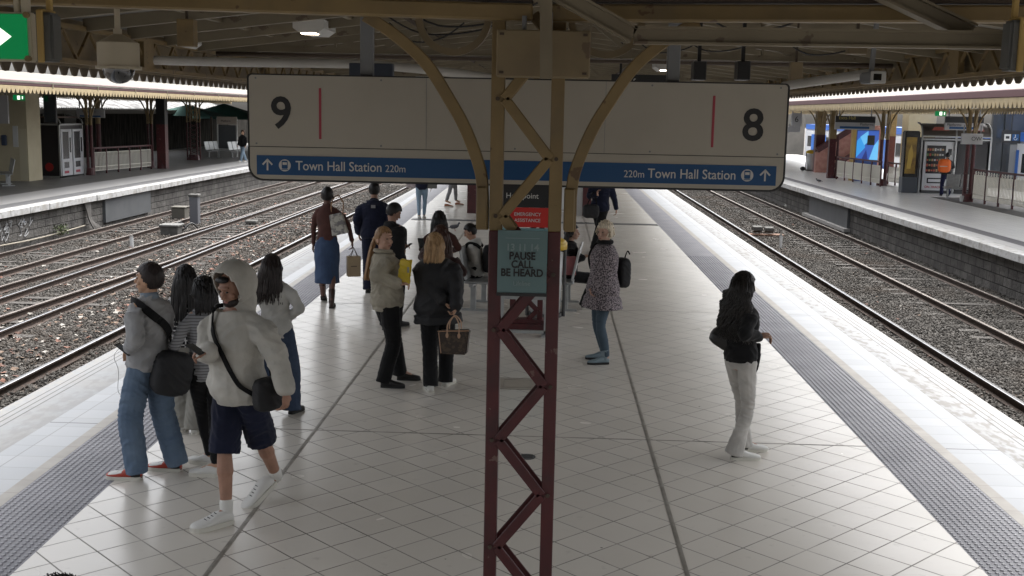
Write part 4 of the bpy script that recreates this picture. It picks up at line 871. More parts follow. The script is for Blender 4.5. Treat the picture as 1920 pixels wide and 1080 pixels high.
def corr(name, x0, z0, x1, z1, y0, y1, m, par, pitch=.3, amp=.035):
    vs = []; fs = []; n = int((y1-y0)/pitch*4)
    for i in range(n+1):
        y = y0+(y1-y0)*i/n; dz = amp*math.sin(i*math.pi/2); vs += [(x0, y, z0+dz), (x1, y, z1+dz)]
    for i in range(n): fs.append((2*i, 2*i+1, 2*i+3, 2*i+2))
    mb = MB(); mb.add(vs, fs); o = mb.build(name, m, par); o.modifiers.new('s', 'SOLIDIFY').thickness = .02; return o
t_ = thing('sheet_roof', 'mottled silvery corrugated roof beyond the wall of the far left platform', 'roof', (0, 0, 0))
corr('sheeting', -27.2, 2.75, -31.5, 4.0, 20, 95, mat('mottled_zinc', (.26, .26, .26), .6, .0, col2=(.04, .038, .036), scale=1.6, lo=.40, hi=.58), t_); MB().b2((-31.7, 20, -1), (-31.5, 95, 4.0)).build('wall', M_GRIM, t_)
M_TENT = mat('green_shade_cloth', (.02, .08, .062), .9, col2=(.016, .06, .048), scale=1)
for (cxp, cyp, Y_, w_, h, lb) in ((352, 196, 80, 2.4, .8, 'smaller green shade canopy on the left beyond the silvery roof'), (420, 194, 84, 3.4, 1.15, 'larger green shade canopy on the right beyond the silvery roof')):
    p = gy(cxp, cyp, Y_); t_ = thing('shade_canopy', lb, 'tent', p); mb = MB(); mb.add([(0, 0, 0), (-w_, -2, -h), (w_, -2, -h), (w_, 2, -h), (-w_, 2, -h)], [(0, 1, 2), (0, 2, 3), (0, 3, 4), (0, 4, 1)]); mb.build('cloth', M_TENT, t_)
    mb = MB()
    for sx in (-1, 1):
        for sy in (-2, 2): mb.b2((sx*w_*.95-.06, sy-.06, -p.z-1), (sx*w_*.95+.06, sy+.06, -h))
    mb.build('pole', M_BRN, t_)
# ---- right platform
slab('platform', 11.95, 20.5, 15, 95, M_OFLR); slab('platform_band', 11.5, 11.95, 15, 95, mat('dark_tactile', (.15, .145, .155), .6)); slab('platform_band', 11.15, 11.5, 15, 95, M_OFLR2 if False else mat('pale_edge_floor', (.5, .5, .49), .5))
q = gz(1840, 372); slab('asphalt_patch', 15.0, 17.5, 36, 45, mat('dark_patch', (.12, .115, .11), .7), z=.004, th=.004)
GR = 'columns along the far right platform'
column(1812, 378, 'twin maroon pipe column with cream brackets in front of the grey seats', .36, 'pipes', top=3.4, brk=2.15, grp=GR, br=.8)
column(1533, 322, 'thick square maroon column between the yellow and red bins', .50, 'box', top=3.4, brk=2.1, grp=GR)
column(1556, 334, 'square maroon column with cream top at the left end of the right balustrade', .32, 'box', top=3.4, brk=2.0, grp=GR, br=.7)
column(1653, 348, 'maroon pipe cluster column between the blue screen and the black totem', .42, 'pipes', top=3.4, brk=2.1, grp=GR, br=.8)
column(1667, 325, 'plain maroon and cream column just behind the pipe cluster column', .36, 'box', top=3.4, brk=2.1, grp=GR, br=0)
fence((1568, 336), (1650, 350), 'cream balustrade left of the blue screen column on the far right platform', 1.15, 5, False)
fence((1664, 346), (1692, 350), 'short cream balustrade behind the black totem', 1.05, 2, False)
fence((1822, 379), (1925, 398), 'cream balustrade with looped tops at the right edge of the view', 1.25, 4, True)
q = gz(1567, 334); t_ = thing('newel_post', 'short turned maroon post beside the cream balustrade on the right', 'post', q); MB().cyl((0, 0, .25), .13, .5, 12, .09).cyl((0, 0, 1.0), .07, 1.0, 12).cyl((0, 0, 1.02), .13, .2, 12).cyl((0, 0, 1.7), .06, .9, 12).build('post', M_MAR, t_)
q = gz(1701, 361); t_ = thing('advertising_totem', 'black advertising totem showing a golden picture beside the vending shelter', 'totem', q)
MB().box((0, 0, 1.28), (.62, .45, 2.56)).build('casing', mat('totem_black', (.012, .012, .013), .25), t_, bevel=.04, seg=2); MB().box((0, -.02, .33), (.64, .46, .66)).build('plinth', mat('totem_grey', (.07, .08, .095), .5), t_, bevel=.02)
MB().b2((-.25, -.235, .8), (.18, -.226, 2.3)).build('picture', mat('golden_picture', (.10, .055, .02), .4, col2=(.42, .27, .05), scale=2.2), t_); MB().prism([(-.18, 1.0), (-.02, 1.0), (.06, 1.6), (-.03, 2.0), (-.14, 1.7)], (0, -.238, 0), (1, 0, 0), (0, 0, 1), .003).build('picture_shape', mat('gold', (.55, .38, .08), .4), t_)
# vending shelter on the right
a = gz(1722, 362); t_ = thing('vending_shelter', 'curved roof shelter holding a lit snack vending machine on the far right platform', 'shelter', (a.x, a.y, 0), R_(-4)); W_ = 2.75
def vend(x0, snacks):
    o = MB().b2((x0, .1, .12), (x0+1.22, .9, 2.15)).build('vending_machine', M_VW if snacks else M_VD, t_, bevel=.015)
    MB().b2((x0, .12, 0), (x0+1.22, .9, .12)).build('kick_plate', M_DARKG, o); MB().b2((x0+.12, .088, .82), (x0+.88, .099, 1.98)).build('window', M_VD, o)
    mm = [mat('snack_%s' % n_, c_, .5) for n_, c_ in (('silver', (.5, .5, .5)), ('red', (.4, .08, .05)), ('tan', (.4, .26, .14)), ('green', (.15, .25, .1)))]
    if snacks:
        r = random.Random(4)
        for s_ in range(5):
            z = .9+s_*.215; mb = MB()
            for k2 in range(7):
                mb.cur = r.choice((0, 0, 1, 2, 3)) if s_ > 1 else r.choice((1, 2, 2)); x = x0+.16+k2*.10; mb.box((x, .082, z+.05), (.07, .012, r.uniform(.06, .12)))
            mb.build('snack_row', mm, o)
    MB().b2((x0+.2, .085, .42), (x0+.85, .099, .64)).build('flap', M_VD, o); MB().b2((x0+.25, .08, .47), (x0+.8, .086, .59)).build('flap_window', M_VW, o); MB().b2((x0+.97, .085, 1.6), (x0+1.12, .099, 1.85)).build('keypad', M_VD, o)
    if snacks: text('ON TRACK', .13, (x0+.12, .092, .22), M_SRED, o, bold=.02)
vend(.12, True); vend(1.46, False)
mb = MB()
for x in (0, 1.37, W_): mb.b2((x-.035, 0, 0), (x+.035, .07, 2.35)); mb.tube(spline([(x, .03, 2.35), (x, .12, 2.62), (x, .45, 2.85), (x, .9, 2.9)], 5), .035, 6)
mb.b2((0, 0, 2.2), (W_, .07, 2.26)); mb.b2((0, .0, 2.33), (W_, .07, 2.38)); mb.build('frame', M_ALU, t_)
vs = []; n = 8
for i in range(n+1): a_ = R_(90*i/n); vs += [(0, .95-.92*math.cos(a_), 2.36+.52*math.sin(a_)), (W_, .95-.92*math.cos(a_), 2.36+.52*math.sin(a_))]
mb = MB(); mb.add(vs, [(2*i, 2*i+1, 2*i+3, 2*i+2) for i in range(n)]); o = mb.build('curved_roof', mat('smoked_roof', (.09, .075, .065), .3), t_); o.modifiers.new('s', 'SOLIDIFY').thickness = .02
MB().b2((-.04, .1, 0), (0, .95, 2.3)).b2((W_, .1, 0), (W_+.04, .95, 2.3)).b2((0, .91, 0), (W_, .95, 2.3)).build('side_wall', mat('shelter_dark', (.05, .045, .05), .4), t_)
for x in (.35, 1.75): MB().prism([(x, 2.60), (x+.7, 2.60), (x+.6, 2.74), (x+.1, 2.74)], (0, .02, 0), (1, 0, 0), (0, 0, 1), .02).build('red_roof_mark', mat('red_mark', (.3, .06, .04), .5), t_)
q = gz(1722, 330); t_ = thing('cream_block', 'plain cream pillar rising behind the curved vending shelter', 'pillar', (q.x, q.y+.5, 0)); MB().b2((-.75, -.5, 0), (.75, .6, 3.9)).build('shaft', mat('cream_render', (.40, .335, .205), .7, col2=(.37, .305, .185)), t_, bevel=.02)
seat(gz(1795, 373), 'grey metal seats in front of the vending shelter on the right platform', R_(175), n=2)
# screen
a = gz(1628, 340); Y_ = 56; p0 = gy(1608, 243, Y_); p1 = gy(1645, 300, Y_); t_ = thing('digital_screen', 'bright blue digital screen standing behind the cream balustrade on the right', 'screen', ((p0.x+p1.x)/2, Y_, 0)); w_ = (p1.x-p0.x)/2
MB().b2((-w_, 0, 0), (w_, .3, p0.z)).build('casing', mat('blue_casing', (.05, .1, .3), .4), t_)
es = [mat('screen_%d' % i, c_, .4, emit=c_, es=e_) for i, (c_, e_) in enumerate((((.03, .08, .32), .35), ((.03, .22, .52), .4), ((.10, .34, .58), .4), ((.02, .03, .15), .3)))]
z0, z1 = p1.z, p0.z-.05; mb = MB(); pr = [[(-w_, z0), (w_, z0), (w_, z1), (-w_, z1)], [(-w_, z0+.1), (-w_*.2, z0+.6), (-w_*.5, z1-.2), (-w_, z1-.5)], [(-w_*.3, z0+.7), (w_*.1, z1-.5), (0, z1), (-w_*.7, z1-.3)], [(w_*.2, z0), (w_, z0), (w_, z1-.4), (w_*.6, z0+.7)], [(-w_*.5, z0), (w_*.1, z0), (-w_*.1, z0+.5)]]
for i, (o_, mi) in enumerate(zip(pr, (0, 1, 2, 2, 3))): mb.cur = mi; mb.prism(o_, (0, -.004-.003*i, 0), (1, 0, 0), (0, 0, 1), .002)
mb.build('picture', es, t_); MB().b2((-w_*.05, -.03, z0+.72), (w_*.62, -.02, z1-.22)).build('dark_inset', mat('inset', (.04, .04, .03), .4), t_); MB().b2((-w_-.22, 0, 0), (-w_-.03, .3, p0.z)).build('yellow_edge', M_YEL, t_)
# bins with clear bags
def wbin(px_, py_, col, lb, lid=.3):
    q = gz(px_, py_); t_ = thing('bag_bin', lb, 'bin', q); MB().cyl((0, 0, .5), .22, .9, 14, .25).build('clear_bag', mat('cloudy_bag', (.55, .56, .56), .35), t_, smooth=True); MB().cyl((0, 0, 1.05), .30, .1, 20).ell((0, 0, 1.08), (.30, .30, .12), 16, 8).build('lid', mat('bin_lid', col, .4), t_, smooth=True); MB().cyl((0, 0, .03), .25, .06, 14).cyl((.27, 0, .5), .025, 1.0, 8).cyl((-.27, 0, .5), .025, 1.0, 8).build('stand', M_DARKG, t_)
wbin(1519, 320, (.55, .38, .02), 'clear bag bin with a yellow lid far along the right platform'); wbin(1546, 321, (.42, .02, .02), 'clear bag bin with a red lid far along the right platform')
# signs on the right platform
hsign(1485, 1503, 212, 236, 58, 'small white hanging sign with the number 6', False, False, .4, (('6', .42, -.22, -.2, M_SBLK),))
hsign(1567, 1640, 217, 244, 52, 'black and white hanging sign with yellow lettering left of the cream pillar', True, True, .5, (('Exits Hall', .2, -.42, .25, M_YTX), ('Platforms', .16, .12, -.18, M_SBLK)))
hsign(1773, 1843, 218, 245, 46, 'black and white hanging sign above the vending shelter', True, True, .5, (('Platforms', .15, -.45, -.2, M_SBLK),))
hsign(1804, 1842, 250, 271, 42, 'small pale sign with the letters OW behind the twin pipe column', False, False, .3, (('OW', .2, -.05, -.15, M_SBLK),))
hsign(1478, 1500, 236, 248, 60, 'small green and white sign under the number 6 sign', False, False, .1)
# glazed lift enclosure
a = gz(1850, 352); t_ = thing('lift_enclosure', 'dark steel and glass lift enclosure behind the looped balustrade on the right', 'building', (a.x+.1, a.y, 0)); mb = MB()
for x in (0, .55, 1.9, 3.3, 4.6): mb.b2((x-.10, -.1, 0), (x+.10, .1, 3.9))
for z in (.3, 2.15, 3.5): mb.b2((0, -.08, z-.1), (4.6, .08, z+.1))
mb.build('frame', mat('charcoal_frame', (.035, .04, .045), .5), t_); MB().b2((0, 0, 0), (4.6, .03, 3.9)).build('glass', mat('lift_glass', (.05, .06, .07), .1, spec=.7, col2=(.09, .10, .11), scale=.7), t_); MB().b2((.8, -.02, .5), (1.5, .0, 2.0)).build('pale_door', mat('lift_door', (.28, .29, .29), .5), t_); MB().b2((2.2, -.02, .4), (3.0, .0, 2.0)).build('blue_panel', mat('lift_blue', (.02, .03, .07), .5), t_)
mb = MB(); mb.b2((-.25, -.02, .4), (-.12, 0, 2.0)); mb.b2((2.02, -.04, .5), (2.08, -.02, 2.0)); mb.build('bright_strip', M_LAMPH, t_)
Y_ = a.y-1.5; p0 = gy(1880, 244, Y_); p1 = gy(1912, 269, Y_); t_ = thing('hanging_sign', 'black sign with lift and wheelchair symbols at the right edge of the view', 'sign', ((p0.x+p1.x)/2, Y_, (p0.z+p1.z)/2)); w_, h = p1.x-p0.x, p0.z-p1.z
MB().box((0, .03, 0), (w_, .06, h)).build('board', M_SBLK, t_); MB().b2((-w_*.38, -.006, -h*.3), (-w_*.02, .0, h*.2)).build('lift_symbol', M_SWHT, t_); MB().b2((-w_*.3, -.01, -h*.15), (-w_*.1, -.006, h*.05)).build('lift_symbol_inset', M_SBLK, t_); MB().b2((w_*.06, -.006, -h*.3), (w_*.42, .0, h*.2)).build('blue_square', M_SBLU, t_)
mb = MB(); mb.tube([(w_*.24+.07*math.cos(R_(q_)), -.01, -h*.12+.07*math.sin(R_(q_))) for q_ in range(100, 380, 30)], .012, 5).cyl((w_*.22, -.01, h*.13), .022, .01, 8, axis=(0, 1, 0)).bar((w_*.22, -.01, h*.1), (w_*.24, -.01, -h*.08), .02, .012, up=(0, 1, 0)); mb.build('wheelchair_symbol', M_SWHT, t_); MB().b2((-.02, 0, h/2), (.02, .05, h/2+.8)).build('hanger', M_BLK, t_)
# brick ramp, train and canopy beyond
t_ = thing('brick_ramp', 'red brown brick stair ramp seen beyond the right platform', 'ramp', (0, 0, 0)); a = gy(1530, 300, 64); b = gy(1612, 245, 64)
mb = MB(); mb.prism([(a.x, -1.5), (b.x+1.2, -1.5), (b.x+1.2, b.z+.3), (b.x-.4, b.z+.2), (a.x, a.z+.4)], (0, 64, 0), (1, 0, 0), (0, 0, 1), -.4); mb.build('brickwork', mat('red_brick', (.40, .19, .155), .85, col2=(.5, .27, .22), scale=4), t_)
mb = MB(); mb.bar((a.x, 63.9, a.z+.55), (b.x, 63.9, b.z+.4), .3, .3); mb.bar((a.x+.8, 63.6, a.z-.35), (b.x+.9, 63.6, b.z-.5), .25, .22); mb.build('coping', M_MAR, t_)
slab('platform', 24.5, 34, 20, 110, M_OFLR)
tr = thing('train', 'blue and white suburban train glimpsed beyond the right platform', 'train', (21.2, 0, 0))
MB().b2((0, 41, -.6), (2.9, 96, 2.15)).build('body', mat('train_silver', (.62, .64, .68), .35, .0), tr, bevel=.1, seg=2); MB().b2((-.012, 41.2, 2.15), (2.9, 95.8, 2.55)).build('roof_stripe', mat('train_blue', (.05, .16, .55), .35, emit=(.1, .25, .7), es=.0), tr)
mb = MB()
for i in range(20): mb.b2((-.02, 42+i*2.7, .75), (-.002, 43.6+i*2.7, 1.6))
mb.build('window_band', M_DGLASS, tr); mb = MB()
for i in range(13): mb.b2((-.025, 44.0+i*4.05, -.1), (-.003, 44.9+i*4.05, 1.75))
mb.build('door', mat('door_blue', (.03, .14, .5), .4), tr)
outer_canopy('pale edged canopy beyond the train on the far right', 25.4, 1, 30, 110, 3.6, 3.85, 4.05, 6)
far = thing('station_building', 'long dim brick station building closing the view on the far right', 'building', (0, 0, 0)); MB().b2((46, 20, -1), (50, 140, 2.2)).build('wall', mat('dim_brick', (.16, .11, .085), .9, col2=(.22, .16, .12), scale=2), far)
mb = MB()
for i in range(16): mb.b2((45.93, 24+i*7, .6), (45.99, 27+i*7, 1.8))
mb.build('window', M_DGLASS, far)
# small things on the right platform
q = gz(1803, 378); tag(MB().cyl((q.x, q.y, .11), .07, .22, 12, .09).build('paper_cup', M_WHT), 'white cup standing at the foot of the twin maroon pipe column', 'cup')
q = gz(1505, 320); tag(MB().ell((q.x, q.y, .12), (.16, .16, .12), 12, 8).build('black_bag', M_BLK), 'small black bag lying on the far right platform', 'bag')
# end wall of the station, seen under the canopy
MB_ = MB().b2((-30, 118, -1.5), (26, 119, 9)); tag(MB_.build('far_building', mat('far_stone', (.20, .19, .17), .9, col2=(.3, .28, .25), scale=.6)), 'dim stone building closing the far end of the tracks', 'building')
# ---------------------------------------------------------------- people
def fused(mb, vox, name, m, parent, smooth=3, wr=0., fr=(9, 9, 20), seed=0, fac=.5, fine=1.):
    me = mb.mesh('tmp'); o = bpy.data.objects.new('tmp', me); C.objects.link(o)
    r = o.modifiers.new('r', 'REMESH'); r.mode = 'VOXEL'; r.voxel_size = vox; r.use_smooth_shade = True
    if smooth: q = o.modifiers.new('s', 'SMOOTH'); q.factor = fac; q.iterations = smooth
    bpy.context.view_layer.update(); dg = bpy.context.evaluated_depsgraph_get()
    out = bpy.data.meshes.new_from_object(o.evaluated_get(dg)); bpy.data.objects.remove(o); out.name = name
    if wr:
        n = len(out.vertices); co = np.empty(n*3, 'f'); no = np.empty(n*3, 'f'); out.vertices.foreach_get('co', co); out.vertex_normals.foreach_get('vector', no)
        co = co.reshape(-1, 3); no = no.reshape(-1, 3); d = np.empty(n, 'f'); nz_ = noise.noise; F = fr
        for i in range(n):
            x, y, z = co[i]; wz = z+.22*nz_(Vector((x*3.1+seed, y*3.1, z*2)))
            a = 1-abs(nz_(Vector((x*F[0]+seed, y*F[1], wz*F[2])))*2.2); b = nz_(Vector((x*16, y*16, z*18+seed)))
            d[i] = ((a-.5)*.75+b*.25*fine)*wr*.85
        co += no*d[:, None]; out.vertices.foreach_set('co', co.ravel()); out.update()
    out.polygons.foreach_set('use_smooth', [True]*len(out.polygons)); out.materials.clear()
    return link(name, out, m, parent)
def ik(S_, T, a, b, pole):
    d = T-S_; L = min(max(d.length, abs(a-b)+.01), a+b-.002); d = d.normalized(); T = S_+d*L
    x = (a*a-b*b+L*L)/(2*L); h = math.sqrt(max(a*a-x*x, 0)); p = (pole-d*pole.dot(d)).normalized()
    return S_+d*x+p*h, T
SECT = [(-.10, .135, .10), (-.04, .165, .118), (.03, .163, .118), (.12, .140, .105), (.20, .138, .105), (.30, .158, .115), (.40, .170, .112), (.47, .150, .095), (.52, .095, .075), (.555, .056, .058)]
SKIN = {}
def skin(c):
    if c not in SKIN: SKIN[c] = mat('skin_%d' % len(SKIN), c, .5, col2=tuple(q*.82 for q in c), scale=12, spec=.35)
    return SKIN[c]
HAIRM = {}
def hairmat(c):
    if c not in HAIRM: HAIRM[c] = mat('hair_%d' % len(HAIRM), c, .42, col2=tuple(min(1, q*1.9+.004) for q in c), scale=60, stretch=(1, 1, .06), bump=.5, bscale=120, spec=.35)
    return HAIRM[c]
BLACKH, BRNH, DKBRN, BLOND, WHTH = (.006, .005, .005), (.045, .022, .012), (.014, .009, .008), (.26, .15, .07), (.46, .40, .31)
class Fig:
    def __init__(s, label, feet, head, rz, Y=None, pel=None, girth=1., sw=1., name='person', vox=.008, skinc=(.50, .30, .20), headrz=None, pitch=0., hz=None, sit=False, lift=(0, 0), fyaw=(0, 0), fpitch=(0, 0), hlean=0., loc=None, hipback=0., group=None, tilt=0.):
        f = [Vector(gz(*q)) if len(q) == 2 else Vector(q) for q in feet]
        if loc is None: loc = (f[0]+f[1])/2
        loc = Vector((loc[0], loc[1], 0)); s.Y = loc.y if Y is None else Y; s.rz = R_(rz); s.vox = vox; s.sk = skin(skinc)
        ht = gy(head[0], head[1], s.Y) if len(head) == 2 else Vector(head)
        s.root = thing(name, label, 'person', loc, s.rz, group); s.M = Matrix.Translation(loc) @ Matrix.Rotation(s.rz, 4, 'Z'); s.I = s.M.inverted()
        s.H = ht.z if hz is None else hz; k = s.k = s.H/1.75; s.g = girth
        hl = s.I @ ht; hl.y += hlean
        s.hip = Vector((0, -hipback, .958*k)) if not sit else Vector((0, 0, .50*k))
        if pel is not None: q = s.I @ gy(pel[0], pel[1], s.Y); s.hip.x = q.x; s.hip.y = q.y
        up = Vector((hl.x, hl.y, s.H))-s.hip; s.spL = up.length; up.normalize()
        if not sit: up = Vector((up.x*.75, up.y*.75, up.z)).normalized()
        y = Vector((0, 1, 0)); x = y.cross(up).normalized(); y = up.cross(x)
        s.R = Matrix((x, y, up)).transposed(); s.feet = []
        s.fl = [s.I @ q for q in f]; s.lift = lift; s.fyaw = fyaw; s.fpitch = fpitch; s.sw = sw
        hr = 0 if headrz is None else R_(headrz)-s.rz
        s.HR = Matrix.Rotation(hr, 3, 'Z') @ Matrix.Rotation(R_(-pitch), 3, 'X') @ Matrix.Rotation(R_(tilt), 3, 'Y')
        s.sh = [s.T((q*.172*k*sw, 0, .475*k)) for q in (-1, 1)]; s.hc = s.T((0, .012*k, .70*k))+Vector((0, 0, 0))
        if not sit:
            d = s.H-(s.hc.z+.115*k); s.hc.z += d
        s.arms = [None, None]; s.sit = sit
    def T(s, p): return s.hip+s.R @ Vector(p)
    def W(s, p): return s.M @ Vector(p)                      # person to world
    def px(s, x, y, Y=None): return s.I @ gy(x, y, s.Y if Y is None else Y)
    def hd(s, p): return s.hc+s.HR @ (Vector(p)*s.k*1.07)
    def legs(s, knees=(None, None), pole=(.0, 1, 0)):
        s.leg = []; k = s.k
        for i, q in enumerate((-1, 1)):
            hp = s.hip+Vector((q*.088*k, 0, -.03*k)); ft = s.fl[i].copy(); ft.z = s.lift[i]
            yw = s.fyaw[i]; an = ft+Vector((0, 0, .085*k)); back = Matrix.Rotation(R_(yw), 3, 'Z') @ Vector((0, -.045*k, 0)); an += back
            if s.fpitch[i]: an += Matrix.Rotation(R_(yw), 3, 'Z') @ Vector((0, -.03, .05))*abs(s.fpitch[i])/40
            pv = Vector(pole)+Vector((q*.15, 0, 0)) if knees[i] is None else Vector(knees[i])
            kn, an2 = ik(hp, an, .44*k, .42*k, pv); s.leg.append((hp, kn, an2, yw, s.fpitch[i], ft+back))
    def arm(s, i, target, pole=None, grip=.0, fdir=None):
        k = s.k; q = -1 if i == 0 else 1; S_ = s.sh[i]; T_ = Vector(target)
        pole = Vector(pole) if pole else Vector((q*.5, -1, -.4)); e, w = ik(S_, T_, .285*k, .255*k, pole)
        d = (w-e).normalized() if fdir is None else Vector(fdir).normalized(); s.arms[i] = (S_, e, w, d, grip)
    def body(s, ears=True, nose=1.):
        k = s.k; g = s.g; mb = MB(); P_ = [s.T((0, 0, z*k)) for z, a, b in SECT]
        mb.tube(P_, [(a*k*(.80+.75*(g-1)), b*k*(.78+.75*(g-1))) for z, a, b in SECT], 16, flat=s.R @ Vector((1, 0, 0)))
        nb = s.T((0, -.005*k, .50*k)); mb.cap(nb, s.hd((0, -.02, -.05)), .062*k, .054*k)
        mb.ell(s.hd((0, -.010, .012)), (.077*k, .096*k, .104*k), 20, 14, s.HR); mb.ell(s.hd((0, .020, -.050)), (.060*k, .070*k, .066*k), 18, 12, s.HR); mb.ell(s.hd((0, .052, -.092)), (.028*k, .026*k, .022*k), 10, 8, s.HR)
        mb.cap(s.hd((0, .078, .012)), s.hd((0, .098, -.028)), .010*k*nose, .017*k*nose, 8, 3); mb.ell(s.hd((0, .076, -.063)), (.026*k, .016*k, .012*k), 10, 8, s.HR); mb.ell(s.hd((0, .070, .030)), (.052*k, .022*k, .014*k), 12, 8, s.HR)
        for q in (-1, 1):
            if ears: mb.ell(s.hd((q*.077, -.012, -.012)), (.012*k, .022*k, .033*k), 8, 8, s.HR)
            mb.ell(s.hd((q*.038, .055, -.030)), (.024*k, .024*k, .024*k), 8, 8, s.HR)
        for i, A in enumerate(s.arms):
            if not A: continue
            S_, e, w, d, grip = A; mb.cap(S_+(s.T((0, 0, .44*k))-S_)*.25, e, .040*k, .036*k).cap(e, w, .037*k, .028*k)
            s.hand(mb, i, w, d, grip)
        for hp, kn, an, yw, fp, ft in s.leg: 
            mb.cap(hp, kn, .058*k*g**.5, .046*k*g**.3).cap(kn, kn+(an-kn)*.35, .049*k*g**.3, .055*k*g**.3).cap(kn+(an-kn)*.35, an, .055*k*g**.3, .036*k)
            mb.cap(an, an+Matrix.Rotation(R_(yw), 3, 'Z') @ Vector((0, .12*k, -.05*k)), .036*k, .03*k)
        s.bodyo = fused(mb, s.vox*.75, 'body', s.sk, s.root, 2)
        if s.vox < .012:
            dk = mat('eye_dark', (.02, .014, .01), .3) if 'eye_dark' not in bpy.data.materials else bpy.data.materials['eye_dark']; lp = bpy.data.materials.get('lip') or mat('lip', (.30, .11, .09), .5)
            for q in (-1, 1): MB().ell(s.hd((q*.031, .0795, .006)), (.013*k, .008*k, .006*k), 10, 6, s.HR).build('eye', dk, s.root, smooth=True)
            MB().ell(s.hd((0, .0885, -.064)), (.024*k, .007*k, .0075*k), 10, 6, s.HR).build('lips', lp, s.root, smooth=True)
    def hand(s, mb, i, w, d, grip):
        k = s.k; q = -1 if i == 0 else 1; side = d.cross(Vector((0, 0, 1)))
        if side.length < .2: side = Vector((0, 1, 0))
        side.normalize(); nrm = side.cross(d).normalized()
        if abs(d.z) > .7: nrm = Vector((-q, 0, 0)); side = d.cross(nrm).normalized(); nrm = side.cross(d).normalized()
        elif nrm.z > 0: nrm = -nrm
        rot = Matrix((side, d, nrm)).transposed(); c = w+d*.045*k; mb.ell(c, (.040*k, .055*k, .017*k), 10, 8, rot)
        for j, (o, L) in enumerate(((-.030, .070), (-.010, .080), (.010, .075), (.029, .058))):
            a = w+d*.085*k+side*o*k; c1 = .25+grip; m1 = a+(d*math.cos(c1)+nrm*math.sin(c1))*L*.45*k; c2 = .7+grip*1.6; m2 = m1+(d*math.cos(c2)+nrm*math.sin(c2))*L*.55*k
            mb.cap(a, m1, .0095*k, .0088*k, 8, 2).cap(m1, m2, .0088*k, .0072*k, 8, 2)
        ts = -q if abs(d.z) <= .7 else 1; t0 = w+d*.03*k+side*.032*k*ts; t1 = t0+(side*ts*.7+d*.7+nrm*.4).normalized()*.04*k; mb.cap(t0, t1, .012*k, .010*k, 8, 2).cap(t1, t1+(d*.8+nrm*.5).normalized()*.03*k, .010*k, .008*k, 8, 2)
    def top(s, m, ease=.025, hem=-.06, sleeve=1., sr=(.070, .060, .050), name='top', wr=.010, collar=True, flare=0., hood=False, cuff=True, belly=0., neck=.53, fr=(8, 8, 17), hemr=None, seed=1):
        k = s.k; g = s.g; mb = MB(); sec = [q for q in SECT if hem < q[0] <= neck]; a0 = np.interp(hem, [q[0] for q in SECT], [q[1] for q in SECT]); b0 = np.interp(hem, [q[0] for q in SECT], [q[2] for q in SECT])
        if hem < -.1: sec = [(hem*.55, .165, .12)]+sec; a0, b0 = .165, .125
        sec = [(hem, a0, b0)]+sec; P_, Rr = [], []
        for z, a, b in sec:
            t_ = max(0, (.42-z)/(.42-hem)) if z < .42 else 0; e = ease*(1 if z < .45 else .55)+flare*t_*t_
            bl = belly*math.exp(-((z-.1)/.14)**2); P_.append(s.T((0, bl*k*.55, z*k))); Rr.append((a*k*g+e, b*k*g+e+bl*k*.6))
        if hemr: Rr[0] = (Rr[0][0]*hemr, Rr[0][1]*hemr)
        s.torso = ([z for z, a, b in sec], [q[0] for q in Rr], [q[1] for q in Rr]); mb.tube(P_, Rr, 20, flat=s.R @ Vector((1, 0, 0)))
        if cuff and hem > -.1: mb.tube([s.T((0, 0, (hem-.035)*k)), s.T((0, 0, (hem+.015)*k))], [(Rr[0][0]*.95, Rr[0][1]*.95)]*2, 20, flat=s.R @ Vector((1, 0, 0)))
        if collar: mb.tube([s.T((0, -.004*k, .49*k)), s.T((0, .0, .555*k))], [(.082*k+ease*.4, .075*k+ease*.4), (.068*k, .066*k)], 16)
        for i, A in enumerate(s.arms):
            if not A: continue
            S_, e, w, d, _ = A; r0, r1, r2 = [q*k*(.5+.5*g) for q in sr]; S2 = S_+(s.T((0, 0, .36*k))-S_)*.22-Vector((0, 0, max(0, r0-.052*k)*.9)); mb.cap(S2, S_+(e-S_)*.45, r0*.98, r0*.97).cap(S_+(e-S_)*.4, e, r0*.97, r1)
            if sleeve > .5:
                E_ = e+(w-e)*sleeve; mb.cap(e, e+(E_-e)*.86, r1, r2)
                if cuff: mb.tube([e+(E_-e)*.8, E_], [r2*1.02, .040*k], 12)
                else: mb.tube([e+(E_-e)*.8, E_], [r2, r2*1.02], 12)
        if hood: mb.ell(s.T((0, -.085*k, .49*k)), (.115*k, .055*k, .085*k), 14, 8); mb.ell(s.T((0, -.05*k, .54*k)), (.10*k, .07*k, .04*k), 14, 8)
        return fused(mb, s.vox, name, m, s.root, 4, wr, fr, seed+s.H*7)
    def tp(s, ang, z, off=.006):                           # a point on the garment round the torso
        zs, a, b = s.torso; rx = np.interp(z, zs, a); ry = np.interp(z, zs, b); t_ = R_(ang); return s.T((math.sin(t_)*(rx+off), math.cos(t_)*(ry+off), z*s.k))
    def trousers(s, m, style='straight', wr=.007, waist=.09, name='trousers', seed=2, gl=1.):
        k = s.k; g = s.g; ST = {'slim': (.100, .090, .064, .060, .047), 'legging': (.097, .084, .058, .056, .041), 'straight': (.104, .096, .078, .074, .074), 'wide': (.108, .106, .100, .104, .112), 'baggy': (.112, .112, .104, .100, .094), 'flare': (.100, .088, .064, .072, .098), 'shorts': (.100, .100, .100)}[style]
        mb = MB(); gg = g**.6*gl; P_ = [s.T((0, 0, z*k)) for z in (-.09, -.04, .03, waist)]; mb.tube(P_, [(.125*k*g, .10*k*g), (.165*k*g+.006, .122*k*g+.006), (.163*k*g+.008, .12*k*g+.008), (.148*k*g+.006, .11*k*g+.006)], 18, flat=s.R @ Vector((1, 0, 0)))
